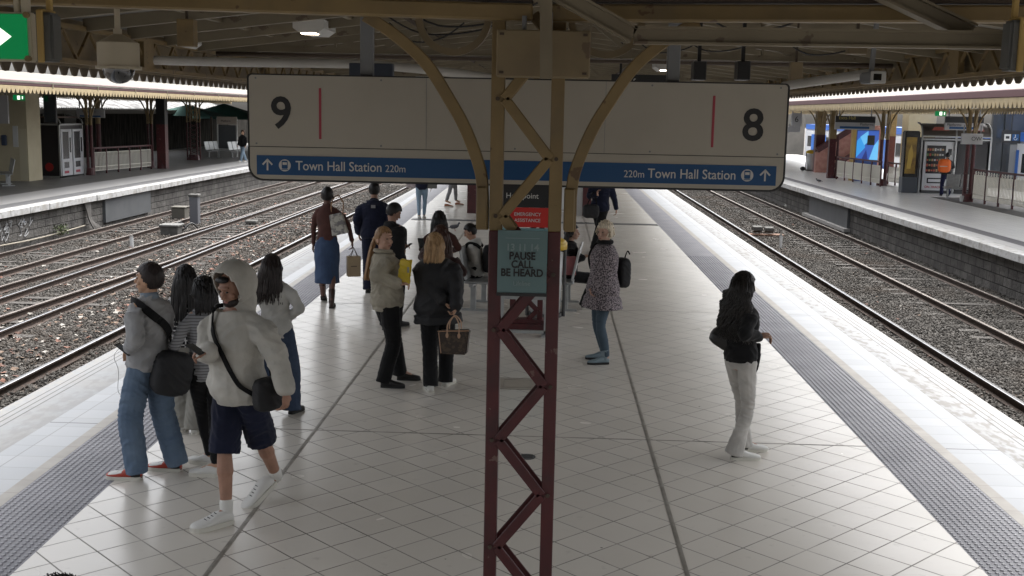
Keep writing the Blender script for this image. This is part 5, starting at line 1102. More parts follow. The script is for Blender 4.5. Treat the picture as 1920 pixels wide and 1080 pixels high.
        for i, (hp, kn, an, yw, fp, ft) in enumerate(s.leg):
            if style == 'shorts': pts = [hp, hp+(kn-hp)*.5, kn+(kn-hp)*.04]; r = [q*k*gg for q in ST]; pts = spline(pts, 3)
            else:
                end = an+(an-kn).normalized()*(.035*k if style in ('wide', 'flare', 'baggy', 'straight') else -.01*k); pts = spline([hp, hp+(kn-hp)*.45, kn, kn+(end-kn)*.5, end], 4); r = [q*k*gg for q in ST]
            n = len(pts); rr = [float(np.interp(j/(n-1), np.linspace(0, 1, len(r)), r)) for j in range(n)]; mb.ell(hp, (rr[0], rr[0]*1.05, rr[0]), 12, 8); mb.tube(pts, rr, 14)
        return fused(mb, s.vox, name, m, s.root, 3, wr, (7, 7, 20), seed+s.H*3)
    def skirt(s, m, hem=.34, rb=.185, rt=.16, name='skirt'):
        k = s.k; zt = s.hip.z+.08*k; zb = hem*k; P_ = [Vector((s.hip.x, 0, zb+(zt-zb)*t_)) for t_ in (0, .3, .6, .8, .9, 1)]; fc = (s.leg[0][2]+s.leg[1][2])/2
        for j, t_ in enumerate((0, .3, .6)): P_[j] = Vector((fc.x*(1-t_)*.8, fc.y*(1-t_)*.9, P_[j].z))
        mb = MB().tube(P_, [(rb*k, rb*k*1.12), (.182*k, .195*k), (.190*k, .16*k), (.188*k, .150*k), (.165*k, .125*k), (.14*k, .105*k)], 22, flat=(1, 0, 0)); return fused(mb, s.vox, name, m, s.root, 3, .010, (9, 9, 6), 5)
    def shoes(s, up, sole, L=1., high=0., up2=None, name='shoe', chunky=1., laces=0):
        k = s.k
        for i, (hp, kn, an, yw, fp, ft) in enumerate(s.leg):
            M_ = Matrix.Translation(ft) @ Matrix.Rotation(R_(yw), 4, 'Z') @ Matrix.Translation((0, .045*k, 0)); zl = 0
            if fp: M_ = M_ @ Matrix.Translation((0, .10*k, 0)) @ Matrix.Rotation(R_(-fp), 4, 'X') @ Matrix.Translation((0, -.10*k, 0))
            mb = MB(); vs = []; n = 14; prof = [(-.078, .020, .070), (-.068, .030, .088), (-.045, .036, .098), (-.01, .037, .102), (.03, .039, .095), (.06, .042, .078), (.10, .046, .064), (.14, .046, .056), (.17, .038, .050), (.190, .022, .042), (.197, .008, .034)]
            f_ = k*L*chunky
            for y_, hw, h in prof:
                zc = (h+.012)/2; rzz = (h-.012)/2
                for j in range(n): a = 6.2832*j/n; c_ = math.cos(a); s_ = math.sin(a); vs.append(M_ @ Vector((hw*f_*math.copysign(abs(c_)**.7, c_), y_*k*L, (zc+rzz*math.copysign(abs(s_)**.8, s_))*k)))
            fs = [(r_*n+j, r_*n+(j+1) % n, (r_+1)*n+(j+1) % n, (r_+1)*n+j) for r_ in range(len(prof)-1) for j in range(n)]+[tuple(range(n))[::-1], tuple((len(prof)-1)*n+j for j in range(n))]
            mb.add(vs, fs); mb.mi = [(1 if prof[min(j//n, 10)][0] < -.02 else 2 if .05 < prof[min(j//n, 10)][0] < .15 and 1 <= j % n <= 5 else 0) for j in range(len(fs))] if up2 else mb.mi
            if high:
                mb.tube([M_ @ Vector((0, -.02*k, .05*k)), M_ @ Vector((0, -.03*k, .10*k)), an+(kn-an).normalized()*high*k], [.038*k, .042*k, .052*k], 12)
            o = mb.build(name, [up, up2, M_SHW] if up2 else up, s.root, smooth=True)
            if laces:
                for q in range(4): yy = .035+.022*q; hh = float(np.interp(yy, [p_[0] for p_ in prof], [p_[2] for p_ in prof])); MB().cap(M_ @ Vector((-.016, yy*k*L, hh*k)), M_ @ Vector((.016, yy*k*L, hh*k)), .0035, .0035, 6, 2).build('lace', M_SOLEB if laces == 2 else M_SOLEW, o)
            out = [(hw+.004, y_) for y_, hw, h in prof]; pts = [(x*f_, y_*k*L) for x, y_ in out]+[(-x*f_, y_*k*L) for x, y_ in reversed(out)]
            th = .026*chunky*k; vs = [M_ @ Vector((x, y_, .0)) for x, y_ in pts]+[M_ @ Vector((x, y_, th)) for x, y_ in pts]; nn = len(pts)
            mb = MB().add(vs, [tuple(range(nn))[::-1], tuple(range(nn, 2*nn))]+[(j, (j+1) % nn, nn+(j+1) % nn, nn+j) for j in range(nn)]); mb.build('sole', sole, o)
    # ---- hair
    def haircap(s, c, low=-.03, back=-.075, fringe=.062, sc=1., name='hair', mbonly=False, fl=.045):
        mb = MB(); mb.ell((0, 0, 0), (1, 1, 1), 40, 26); out = []; rr = random.Random(3)
        for x, y, z in mb.v:
            p = Vector((x*.086*sc, y*.105*sc-.013, z*.112*sc+.018)); hl = fringe+.012*noise.noise(Vector((x*7, 3, 1))); lim = np.interp(p.y, [-.12, -.04, .0, fl, .1], [back, back, low, hl, hl])
            if p.z < lim: p = Vector((p.x*.72, (p.y+.013)*.72-.013, max(p.z, lim-.03)))
            else: p += p.normalized()*.004*noise.noise(Vector((x*9, y*9, z*2.5)))
            out.append(p)
        mb.v = [tuple(s.hd(p)) for p in out]
        return mb if mbonly else mb.build(name, hairmat(c), s.root, smooth=True)
    def longhair(s, c, L=.45, n=80, wave=.006, curl=0., spread=1., r=.0125, fringe=.066, name='hair', backoff=.0, front=False, fl=.045, sc=1.07):
        mb = s.haircap(c, -.05, -.09, fringe, sc, mbonly=True, fl=fl); rr = random.Random(int(L*100)+n); up = Vector((0, 0, 1)); k = s.k
        for i in range(n):
            a = R_(rr.uniform(62 if front else 75, 298 if front else 285)); el = rr.uniform(-.2, 1.2); x = math.sin(a)*math.cos(el); y = math.cos(a)*math.cos(el); z = math.sin(el)
            h_ = sc*rr.uniform(1.0, 1.07); p0 = s.hd((x*.084*h_, y*.100*h_-.013, z*.105*h_+.02)); p1 = s.hd((math.sin(a)*.092*h_, math.cos(a)*.106*h_-.015, -.02)); Li = L*rr.uniform(.78, 1.04); pts = [p0, p1]
            dx = math.sin(a)*.105*spread; dy = -.055-abs(math.cos(a))*.055-backoff; base = s.hc; hx = s.HR @ Vector((dx, dy, 0))*k*1.12; ph = rr.uniform(0, 6.28); n2 = 6 if not curl else 12
            for j in range(1, n2+1):
                t_ = j/n2; wv = Vector((math.sin(ph+t_*9)*wave+curl*math.sin(ph+t_*26), math.cos(ph*1.3+t_*7)*wave+curl*math.cos(ph+t_*26), 0))
                f_ = 1+.25*t_*spread; q = base+Vector((hx.x*f_, hx.y*f_, 0))+wv; q.z = p1.z-Li*t_*k; pts.append(q)
            m_ = len(pts); rad = [(r*k*(.6 if j == 0 else 1)*(1-.75*max(0, (j/(m_-1))-.55)/.45)) for j in range(m_)]; mb.tube(pts, rad, 6)
        return mb.build(name, hairmat(c), s.root, smooth=True)
    def ponytail(s, c, L=.5, anchor=(0, -.112, .03), n=26, drop=(0, -.05), r=.012, name='ponytail'):
        mb = MB(); rr = random.Random(8); a0 = s.hd(anchor); k = s.k; bk = s.HR @ Vector((0, -1, 0))
        for i in range(n):
            j1, j2 = rr.uniform(-.018, .018), rr.uniform(-.018, .018); pts = []
            for j in range(8): t_ = j/7; q = a0+bk*(.05*math.sin(min(t_*3, 1.6)))+Vector((drop[0]*t_+j1*(.6+t_), drop[1]*t_+j2*(.6+t_), -L*k*max(0, t_-.06)*rr.uniform(.97, 1.0))); pts.append(q)
            mb.tube(pts, [r*k*(1-.6*max(0, j/7-.5)*2) for j in range(8)], 6)
        return mb.build(name, hairmat(c), s.root, smooth=True)
    def bun(s, c, p=(0, -.10, .06), r=.035): return MB().ell(s.hd(p), (r*s.k, r*s.k, r*.85*s.k), 14, 10).build('bun', hairmat(c), s.root, smooth=True)
def strap(mb, pts, w_, th=.006, cen=None, n=6, closed=False):
    pts = spline(pts, n); N = len(pts); vs = []
    for i, p in enumerate(pts):
        t_ = (pts[min(i+1, N-1)]-pts[max(i-1, 0)]).normalized(); o_ = (p-cen[min(i*len(cen)//N, len(cen)-1)]) if isinstance(cen, list) else (p-cen); o_ = (o_-t_*o_.dot(t_)).normalized(); sd = t_.cross(o_)
        vs += [p-sd*w_/2, p+sd*w_/2, p+sd*w_/2+o_*th, p-sd*w_/2+o_*th]
    fs = [(4*i+q, 4*i+(q+1) % 4, 4*i+4+(q+1) % 4, 4*i+4+q) for i in range(N-1) for q in range(4)]+[(3, 2, 1, 0), (4*N-4, 4*N-3, 4*N-2, 4*N-1)]
    return mb.add(vs, fs)
def axisstrap(F, angs, w_, m, t_, name='strap', off=.014):     # strap lying on the garment; angs = [(angle, z), ...] in the torso frame
    L = t_.location; ps = [F.W(F.tp(a, z, off))-L for a, z in angs]; cs = [F.W(F.T((0, 0, z*F.k)))-L for a, z in angs]
    n = 5; cen = []
    for q in cs: cen += [q]*n
    mb = MB(); return strap(mb, ps, w_, .012, cen, n).build(name, m, t_, smooth=False)
def soft(mb, c, size, rot=None, e=.45, n=24, m=16): return mb.ell(c, [q/2 for q in size], n, m, rot, e, e)
def phone(label, p, rz, tilt=35, m=None, size=(.072, .148, .009)):
    t_ = thing('phone', label, 'phone', p, rot=(R_(tilt), 0, R_(rz))); MB().box((0, 0, 0), size).build('casing', m or M_BLK, t_, bevel=.003); MB().box((0, 0, size[2]/2+.0006), (size[0]*.9, size[1]*.92, .001)).build('screen', M_DGLASS, t_); return t_
F_HOOD = fabric('hoodie_grey', (.52, .50, .455), bump=.25, bscale=60); F_SHIRT = fabric('shirt_grey', (.38, .38, .385)); F_DENIM = mat('blue_denim', (.085, .13, .20), .85, col2=(.12, .17, .24), scale=5, bump=.4, bscale=90)
F_DKDEN = mat('dark_denim', (.02, .035, .07), .85, col2=(.035, .055, .10), scale=5, bump=.4, bscale=90); F_BLACK = fabric('black_cloth', (.010, .010, .011)); F_NAVY = fabric('navy_cloth', (.012, .015, .035)); F_PUF = mat('black_nylon', (.010, .010, .012), .7, bump=.3, bscale=14)
F_BEIGE = fabric('beige_fleece', (.40, .365, .29), bump=.3, bscale=50); F_WHITE = fabric('white_knit', (.52, .51, .48)); F_LGREY = fabric('pale_grey_jersey', (.50, .48, .45)); F_BRN = fabric('brown_knit', (.085, .038, .032)); F_GPANT = fabric('warm_grey_cloth', (.26, .25, .22)); F_TRACK = fabric('grey_marl', (.22, .22, .23))
M_SHW = mat('white_trainer', (.62, .61, .58), .55, bump=.2); M_SOLEW = mat('white_sole', (.58, .56, .50), .6); M_SHR = mat('red_leather', (.38, .045, .025), .45); M_SHB = mat('black_leather', (.015, .014, .014), .45); M_SOLEB = mat('black_sole', (.015, .015, .015), .7); M_BROWNL = mat('brown_boot', (.035, .018, .014), .45); M_BLUSH = mat('grey_blue_shoe', (.19, .25, .28), .55)
m, t = base('striped_knit', .9, .2); P = t.pos(); c = t.mix(t.line(t.m('MULTIPLY', P[2], 42.), .16), (.30, .30, .31), (.14, .14, .15)); t.put(c, t.b.inputs['Base Color']); F_STRIPE = m
m, t = base('checked_knit', .9, .2); P = t.pos(); q_ = t.m('MAXIMUM', t.line(t.m('MULTIPLY', P[2], 24.), .14), t.line(t.m('MULTIPLY', t.m('ADD', P[0], P[1]), 20.), .14)); t.put(t.mix(q_, (.012, .012, .013), (.42, .41, .4)), t.b.inputs['Base Color']); F_CHECK = m
m, t = base('mottled_print', .8, .25); n1 = t.noise(t.pos() and t.P, 75, 2); t.put(t.mix(t.ramp(n1, .46, .54), (.33, .285, .30), (.05, .043, .05)), t.b.inputs['Base Color']); F_PRINT = m
# 1 -- young man with grey jumper and blue jeans
A = Fig('young man in a pale grey jumper and loose blue jeans looking left', [(247, 898), (322, 882)], (283, 497), 62, headrz=86, girth=.95, fyaw=(25, 20), skinc=(.52, .31, .20), vox=.007, pitch=-3)
A.legs(); A.arm(0, A.px(243, 655, A.Y-.12), (-.6, -1, -.3), .3); A.arm(1, A.px(262, 652, A.Y+.22), (.6, -.8, -.4), .3); A.body()
A.top(F_SHIRT, .042, -.02, 1., (.082, .074, .062), 'jumper', .017, belly=.0); MB().tube([A.T((0, -.004, .52*A.k)), A.T((0, .004, .57*A.k))], [.078*A.k, .068*A.k], 18).build('collar', fabric('collar_blue', (.25, .30, .36)), A.root, smooth=True)
A.trousers(F_DENIM, 'baggy', .011); A.shoes(M_SHR, M_SOLEW, 1.08, up2=M_SHB, chunky=1.15, laces=1); A.haircap(DKBRN, -.02, -.07, .048, 1.05)
bp = thing('sling_backpack', 'black backpack slung low on the young man in blue jeans by one wide strap', 'backpack', A.W(A.px(322, 700, A.Y-.05)))
rt = Matrix.Rotation(A.rz-R_(25), 3, 'Z') @ Matrix.Rotation(R_(12), 3, 'Y'); mb = soft(MB(), (0, 0, 0), (.32, .20, .36), rt, .6); fused(mb, .009, 'bag', F_PUF, bp, 2, .010)
axisstrap(A, [(-40, .50), (-100, .505), (-150, .43), (170, .30), (140, .15), (120, .02)], .065, F_BLACK, bp, off=.012); axisstrap(A, [(-158, -.02), (-175, -.10), (165, -.16)], .03, F_BLACK, bp)
phone('dark phone held low by the young man in blue jeans', A.W(A.px(232, 655, A.Y-.16)), 80)
tag(MB().tube(spline([A.W(A.px(226, 650, A.Y-.16)), A.W(A.px(214, 668, A.Y-.16)), A.W(A.px(222, 695, A.Y-.16)), A.W(A.px(222, 735, A.Y-.14)), A.W(A.px(240, 744, A.Y-.12))], 6), .0022, 5).build('charging_cable', mat('cable_white', (.5, .5, .5), .5)), 'thin pale cable looping from the phone of the young man', 'cable')
# 2 -- long black hair, checked top
A = Fig('woman with long straight black hair and grey wide trousers behind the young man', [(345, 806), (366, 812)], (347, 500), 12, girth=.92, sw=.9, skinc=(.5, .3, .2)); A.legs(); A.arm(0, (-.2, .12, .95*A.k)); A.arm(1, (.2, .15, .95*A.k)); A.body(); A.top(F_CHECK, .02, .0); A.trousers(F_GPANT, 'wide', .010); A.shoes(M_SHW, M_SOLEW, .95); A.longhair(BLACKH, .46, 90, .003, r=.013)
# 3 -- bob, striped top
A = Fig('woman with a short black bob and striped grey top hugging the young man', [(388, 870), (396, 892)], (381, 522), 38, girth=.9, sw=.9, fyaw=(30, 45), skinc=(.5, .3, .2), vox=.007); A.legs(); A.arm(0, A.px(312, 650, A.Y-.02), (-.5, -.7, -.8), .5); A.arm(1, (.2, .2, .95*A.k)); A.body(); A.top(F_STRIPE, .022, -.08, 1., (.060, .052, .045), 'top', .008); A.trousers(F_BLACK, 'slim'); A.shoes(M_SHW, M_SOLEW, 1.05, chunky=1.2, laces=1); A.longhair(BLACKH, .17, 90, .002, r=.014, spread=.75, fringe=.055)
# 4 -- hooded man
A = Fig('bearded man in a pale grey hoodie, hood up, and navy shorts', [(414, 984), (505, 940)], (434, 506), 152, Y=7.75, girth=1.17, sw=1.2, headrz=150, pitch=22, fyaw=(-22, -22), fpitch=(0, 32), lift=(0, .03), vox=.007, skinc=(.36, .20, .14), pel=(448, 745), loc=gz(452, 952))
A.fl = [A.fl[1], A.fl[0]]; A.lift = (.03, 0); A.fpitch = (34, 0); A.fyaw = (-20, -18); A.legs()
A.arm(1, A.px(392, 662, A.Y-.30), (.7, -.5, -.8), .9, fdir=A.I.to_3x3() @ Vector((-1, -.3, .1))); A.arm(0, A.px(540, 742, A.Y-.24), (-.8, -.6, .2), .35, fdir=(0, .12, -1)); A.body()
A.top(F_HOOD, .034, -.085, 1., (.086, .076, .060), 'hoodie', .020, belly=.025, fr=(5, 5, 10), collar=False)
k = A.k; mb = MB().ell((0, 0, 0), (1, 1, 1), 44, 30); vs = []
keep = []
for i, (x, y, z) in enumerate(mb.v):
    p = Vector((x*.119, y*.150-.033, z*.150+.014)); p.y += .016*max(0, z); p.z += .006*noise.noise(Vector((x*3, y*3, z*3)))
    vs.append(tuple(A.hd(p))); keep.append(not (y > .60 and -.78 < z < .76 and abs(x) < .80))
mb.v = vs; ks = [all(keep[j] for j in f) for f in mb.f]; mb.f = [f for f, q in zip(mb.f, ks) if q]; mb.mi = [0]*len(mb.f)
o = mb.build('hood', F_HOOD, A.root, smooth=True); q = o.modifiers.new('s', 'SOLIDIFY'); q.thickness = .014*k; q.offset = 0; q = o.modifiers.new('b', 'SUBSURF'); q.levels = 1; q.render_levels = 1
mb = MB().tube([A.T((0, -.03*k, .47*k)), A.hd((0, -.045, -.10)), A.hd((0, -.045, -.04))], [(.13*k, .10*k), (.105*k, .105*k), (.10*k, .10*k)], 18); fused(mb, .008, 'hood_neck', F_HOOD, A.root, 3, .008)
mb = MB().ell(A.hd((0, .033, -.082)), (.067*k, .066*k, .046*k), 16, 12, A.HR).ell(A.hd((0, .048, -.118)), (.045*k, .042*k, .040*k), 14, 10, A.HR); fused(mb, .005, 'beard', hairmat(DKBRN), A.root, 1, .004)
MB().ell(A.hd((0, .058, .082)), (.058*k, .035*k, .020*k), 14, 8, A.HR).build('fringe', hairmat(BLACKH), A.root, smooth=True)
A.trousers(F_NAVY, 'shorts', .009, name='shorts'); A.shoes(M_SHW, M_SOLEW, 1.12, chunky=1.2, laces=2)
for hp, kn, an, yw, fp, ft in A.leg: MB().cap(an+(kn-an)*.02, an+(kn-an)*.14, .045*k, .047*k).build('sock', M_SHW, A.root, smooth=True)
bg_ = thing('crossbody_bag', 'small black bag on the hip of the hooded man', 'bag', A.W(A.px(506, 738, A.Y-.16))); rt = Matrix.Rotation(A.rz+R_(80), 3, 'Z'); fused(soft(MB(), (0, 0, 0), (.26, .11, .24), rt, .45), .008, 'bag', F_PUF, bg_, 2, .006)
axisstrap(A, [(35, .53), (25, .49), (6, .38), (-14, .22), (-38, .05), (-62, -.03)], .032, F_BLACK, bg_, off=.016); axisstrap(A, [(35, .53), (90, .535), (150, .50), (-170, .3), (-130, .08), (-100, -.03)], .032, F_BLACK, bg_, off=.016)
phone('black phone held out by the hooded man', A.W(A.arms[1][2]+A.arms[1][3]*.09)+Vector((0, 0, .022)), 60, 20)
# 5 -- long brown hair, white top
A = Fig('woman with long brown hair and white top behind the hooded man', [(490, 782), (551, 774)], (505, 480), -8, girth=.95, sw=.92, fyaw=(8, -12)); A.legs(); A.arm(0, (-.22, .1, .98*A.k)); A.arm(1, A.px(536, 600, A.Y+.05), (1, -.3, -.3)); A.body(); A.top(F_WHITE, .022, -.05); A.trousers(F_DKDEN, 'wide', .009); A.shoes(M_SHB, M_SOLEB, .95); A.longhair(DKBRN, .36, 90, .006, r=.013)
# 6 -- walking woman in a denim skirt
A = Fig('woman in a brown top and long blue denim skirt walking away beside the tracks', [(606, 566), (622, 577)], (614, 352), 6, Y=16.9, girth=.88, sw=.95, fpitch=(20, 0), lift=(.02, 0), skinc=(.12, .06, .045), vox=.011); A.legs()
A.arm(0, A.px(587, 472), (-.7, -.8, 0), .2, fdir=(-.15, .1, -1)); A.arm(1, A.px(660, 452), (.7, -.8, 0), .4, fdir=(.1, .1, -1)); A.body(); A.top(F_BRN, .014, .0, .98, (.056, .046, .036), 'top', .006); A.skirt(mat('skirt_denim', (.02, .04, .09), .85, col2=(.035, .065, .13), scale=4, bump=.3, bscale=70)); A.shoes(M_BROWNL, M_SOLEB, .98, high=.16, name='boot'); A.haircap(BLACKH, -.03, -.06, .055, 1.0)
p = A.px(634, 420, A.Y-.16); hb = thing('shoulder_bag', 'pale patterned shoulder bag on the back of the woman in the denim skirt', 'bag', A.W(p)); fused(MB().box((0, 0, 0), (.25, .10, .32), Matrix.Rotation(R_(-14), 3, 'Y'), .78), .012, 'bag', mat('floral_canvas', (.42, .40, .35), .8, col2=(.17, .16, .16), scale=14, lo=.45, hi=.56), hb, 2, .005)
MB().tube(spline([(-.10, 0, .12), (-.11, .06, .32), (-.04, .14, .42), (.06, .08, .32), (.07, 0, .14)], 5), .010, 6).build('handle', mat('tan_leather', (.30, .17, .09), .6), hb, smooth=True)
p = A.W(A.px(663, 499, A.Y-.02)); pb_ = thing('paper_bag', 'brown paper carrier bag held low by the woman in the denim skirt', 'bag', p, R_(20)); MB().box((0, 0, 0), (.20, .13, .31), None, 1.0).build('bag', mat('kraft_paper', (.34, .26, .16), .8, col2=(.29, .22, .14), scale=3), pb_, bevel=.006); MB().b2((-.05, -.067, .0), (.04, -.0655, .012)).build('print', M_BRN, pb_)
hw = A.W(A.arms[1][2]+A.arms[1][3]*.08)-p; q = Matrix.Rotation(-R_(20), 3, 'Z') @ hw; mb = MB()
for sy in (-.05, .05): mb.tube(spline([(-.06, sy, .15), (q.x*.6, q.y*.5+sy*.3, q.z*.8), tuple(q), (q.x*.8+.03, q.y*.5+sy*.3, q.z*.8), (.06, sy, .15)], 5), .005, 5)
mb.build('handle', M_BRN, pb_, smooth=True)
# 7, 8 -- two men waiting
A = Fig('man in a dark navy jacket standing with his back turned below the sign', [(690, 548), (712, 546)], (702, 342), 4, Y=18.4, girth=1.12, sw=1.08, vox=.012, skinc=(.35, .2, .14)); A.legs(); A.arm(0, (-.26, .14, .95)); A.arm(1, (.26, .16, .98)); A.body(); A.top(F_NAVY, .035, -.10, 1., (.080, .070, .058), 'jacket', .012, hood=False); A.trousers(F_NAVY, 'straight'); A.shoes(M_SHB, M_SOLEB); A.haircap(BLACKH, -.02, -.07, .05)
MB().box(A.tp(180, .40, .004), (.07, .004, .05)).build('back_print', mat('grey_print', (.25, .25, .26), .7), A.root); MB().box(A.tp(-128, .485, .01), (.05, .03, .02)).build('shoulder_patch', M_SHW, A.root)
A = Fig('man in a black jacket with short black hair looking down at his phone', [(726, 618), (748, 612)], (738, 382), -38, Y=15.4, girth=1.05, headrz=-65, pitch=28, vox=.010, skinc=(.36, .21, .15)); A.legs(); A.arm(0, A.px(752, 462, A.Y-.1), (-.6, -.8, -.6), .5); A.arm(1, A.px(756, 464, A.Y+.12), (.6, -.8, -.6), .5); A.body(); A.top(F_BLACK, .035, -.12, 1., (.080, .070, .058), 'jacket', .012, hood=True); A.trousers(F_BLACK, 'straight'); A.shoes(M_SHB, M_SOLEB); A.haircap(BLACKH, -.02, -.07, .05, 1.05)
phone('phone held by the man in the black jacket', A.W(A.px(764, 462, A.Y)), -60)
# 9 -- ponytail
A = Fig('young woman with a long blonde ponytail in a beige fleece looking back', [(757, 712), (727, 726)], (716, 428), -58, Y=11.85, girth=1.12, sw=.95, headrz=-132, skinc=(.58, .36, .27), fyaw=(-30, -35), vox=.007, pel=(724, 575)); A.fl = [A.fl[0], A.fl[1]]; A.legs()
A.arm(1, A.px(749, 533, A.Y-.30), (.6, -.7, -.8), .8, fdir=A.I.to_3x3() @ Vector((1, .1, .15))); A.arm(0, A.px(748, 492, A.Y-.02), (-.6, -.8, -.8), .8, fdir=A.I.to_3x3() @ Vector((.8, -.5, .1))); A.body(); A.top(F_BEIGE, .035, -.07, 1., (.086, .078, .064), 'fleece', .016, hood=False, hemr=.95, belly=.03)
MB().tube(spline([A.T((.085*math.sin(R_(a)), .085*math.cos(R_(a))-.01, .545*A.k+.012*math.cos(R_(a)*1)*-1)) for a in range(0, 360, 40)], 3), .022, 8, closed=True).build('collar', F_BEIGE, A.root, smooth=True)
A.trousers(F_BLACK, 'straight', .006, gl=1.05); A.shoes(M_SHB, M_SOLEB, .98); A.haircap((.20, .115, .055), -.03, -.07, .07, 1.0); A.ponytail((.24, .14, .07), .52, n=34, drop=tuple((A.I.to_3x3() @ Vector((-.06, -.16, 0)))[:2]), r=.013)
yb = thing('yellow_bag', 'crumpled yellow bag clutched by the young woman with the ponytail', 'bag', A.W(A.px(759, 510, A.Y-.26)), R_(-10)); fused(MB().box((0, 0, 0), (.125, .08, .27), Matrix.Rotation(R_(6), 3, 'Y'), .9), .007, 'bag', mat('yellow_plastic', (.62, .45, .02), .4, col2=(.5, .36, .02), scale=6), yb, 2, .012); MB().box((.05, -.042, .03), (.022, .004, .06)).build('print', mat('grey_print2', (.25, .25, .2), .6), yb)
# 10 -- blonde woman in black from behind, tote bag
A = Fig('blonde woman in a black coat holding a brown tote behind her back', [(806, 734), (838, 722)], (812, 440), 2, Y=11.8, girth=1.26, sw=1.05, fyaw=(15, -20), vox=.008, pel=(820, 590)); A.legs(); A.arm(0, A.px(846, 585, A.Y-.24), (-1, -.1, -.3), .9, fdir=(.5, -.1, -.6)); A.arm(1, A.px(856, 578, A.Y-.25), (1, -.2, -.2), .9, fdir=(-.3, -.1, -.8)); A.body(); A.top(F_PUF, .050, -.20, 1., (.095, .085, .068), 'coat', .014, flare=.02, cuff=False, fr=(6, 6, 11)); A.trousers(F_BLACK, 'straight'); A.shoes(M_SHW, M_SOLEW, 1.0, chunky=1.1); A.longhair((.27, .17, .085), .20, 110, .006, r=.0115, spread=.8, fringe=.07)
MB().tube([A.hd((.05*math.sin(R_(a)) if 0 else .088*math.sin(R_(a)), .05, .118*math.cos(R_(a)))) for a in range(-80, 81, 16)], .007, 6).build('headband', M_BLK, A.root, smooth=True)
tb = thing('tote_bag', 'dark brown leather tote with pale handles hanging behind the blonde woman in black', 'bag', A.W(A.px(852, 640, A.Y-.33)), R_(-6)); mb = MB(); mb.add([(-.135, -.06, -.13), (.135, -.06, -.13), (.135, .06, -.13), (-.135, .06, -.13), (-.165, -.065, .11), (.165, -.065, .13), (.165, .065, .13), (-.165, .065, .11)], [(0, 3, 2, 1), (4, 5, 6, 7), (0, 1, 5, 4), (1, 2, 6, 5), (2, 3, 7, 6), (3, 0, 4, 7)]); M_TAN2 = mat('pale_tan_leather', (.45, .28, .18), .5)
mb.build('bag', mat('brown_monogram', (.035, .022, .016), .45, col2=(.075, .05, .03), scale=26, lo=.5, hi=.56), tb, bevel=.015, seg=2); mb = MB(); mb.tube([(-.165, -.066, .112), (.165, -.066, .132)], .006, 6); mb.tube([(-.13, -.062, -.12), (-.155, -.068, .10)], .005, 6); mb.build('trim', M_TAN2, tb)
for sy in (-.06, .06): MB().tube(spline([(-.065, sy-.008, .09), (-.06, sy, .19), (0, sy*.4, .27), (.055, sy, .20), (.06, sy-.008, .10)], 6), .007, 8).build('handle', M_TAN2, tb, smooth=True)
for x in (-.065, .06): MB().ell((x, -.07, .075), (.016, .005, .03), 10, 6).build('handle_tab', M_TAN2, tb, smooth=True)
# 11, 12 -- two women with long hair
A = Fig('woman with long black hair standing farther behind the blonde woman in black', [(816, 604), (834, 602)], (822, 397), 8, Y=15.8, girth=.98, sw=.92, vox=.011); A.legs(); A.arm(0, (-.2, .2, 1.0)); A.arm(1, (.2, .2, 1.0)); A.body(); A.top(F_BRN, .03, -.1); A.trousers(F_BLACK, 'slim'); A.shoes(M_SHB, M_SOLEB); A.longhair(BLACKH, .40, 70, .004, r=.014)
A = Fig('woman with long brown hair holding up a phone just behind the blonde woman in black', [(806, 694), (828, 688)], (830, 423), 14, Y=13.1, girth=.98, sw=.92, vox=.010); A.legs(); A.arm(0, A.px(797, 468, A.Y+.2), (-.6, -.7, -.8), .5); A.arm(1, (.22, .15, 1.0)); A.body(); A.top(fabric('dark_brown_coat', (.04, .02, .018)), .03, -.1); A.trousers(F_BLACK, 'slim'); A.shoes(M_SHW, M_SOLEW); A.longhair((.035, .016, .012), .42, 90, .008, r=.013)
phone('phone held up on the left by the woman with long brown hair', A.W(A.px(790, 456, A.Y+.22)), 20, 50)
# 13 -- seated woman with backpack
def seated(label, feet, head, rz, Y, seatp, **kw):
    a = Fig(label, feet, head, rz, Y=Y, sit=True, loc=seatp, hz=1.62, **kw); a.hip = Vector((0, 0, .52)); d = a.I @ gy(head[0], head[1], Y)-a.hip; up = Vector((d.x, max(d.y, .02), d.z)).normalized(); x = Vector((0, 1, 0)).cross(up).normalized(); a.R = Matrix((x, up.cross(x), up)).transposed(); a.sh = [a.T((q*.165*a.k, 0, .475*a.k)) for q in (-1, 1)]; a.hc = a.T((0, .03, .69*a.k)); a.legs(pole=(0, 1, .8)); return a
q = gy(892, 520, 17.0); A = seated('seated woman in a white hooded top with a black backpack facing left', [(q.x-.46, 16.85, 0), (q.x-.50, 17.2, 0)], (884, 424), 82, 17.0, (q.x, 17.0, 0), girth=.95, sw=.92, headrz=88, pitch=25, vox=.010, skinc=(.45, .27, .19)); A.arm(0, A.px(868, 500, 16.9), (-.4, -.9, -.6), .4); A.arm(1, A.px(866, 496, 17.15), (.4, -.9, -.6), .4); A.body(); A.top(F_WHITE, .035, -.02, 1., (.078, .068, .056), 'hooded_top', .012, hood=True); A.trousers(F_BLACK, 'straight'); A.shoes(M_SHB, M_SOLEB); A.haircap(BLACKH, -.03, -.07, .06); A.bun(BLACKH, (0, -.115, .03), .045)
bk = thing('backpack', 'black backpack worn by the seated woman in the white hooded top', 'backpack', A.W(A.tp(180, .22, .10))); fused(soft(MB(), (0, 0, 0), (.20, .30, .42), None, .5), .012, 'bag', F_PUF, bk, 2, .008); axisstrap(A, [(150, .42), (120, .49), (60, .50), (40, .36), (60, .2), (110, .08)], .05, F_BLACK, bk, off=.02); axisstrap(A, [(-150, .42), (-120, .49), (-60, .50), (-40, .36), (-60, .2), (-110, .08)], .05, F_BLACK, bk, off=.02)
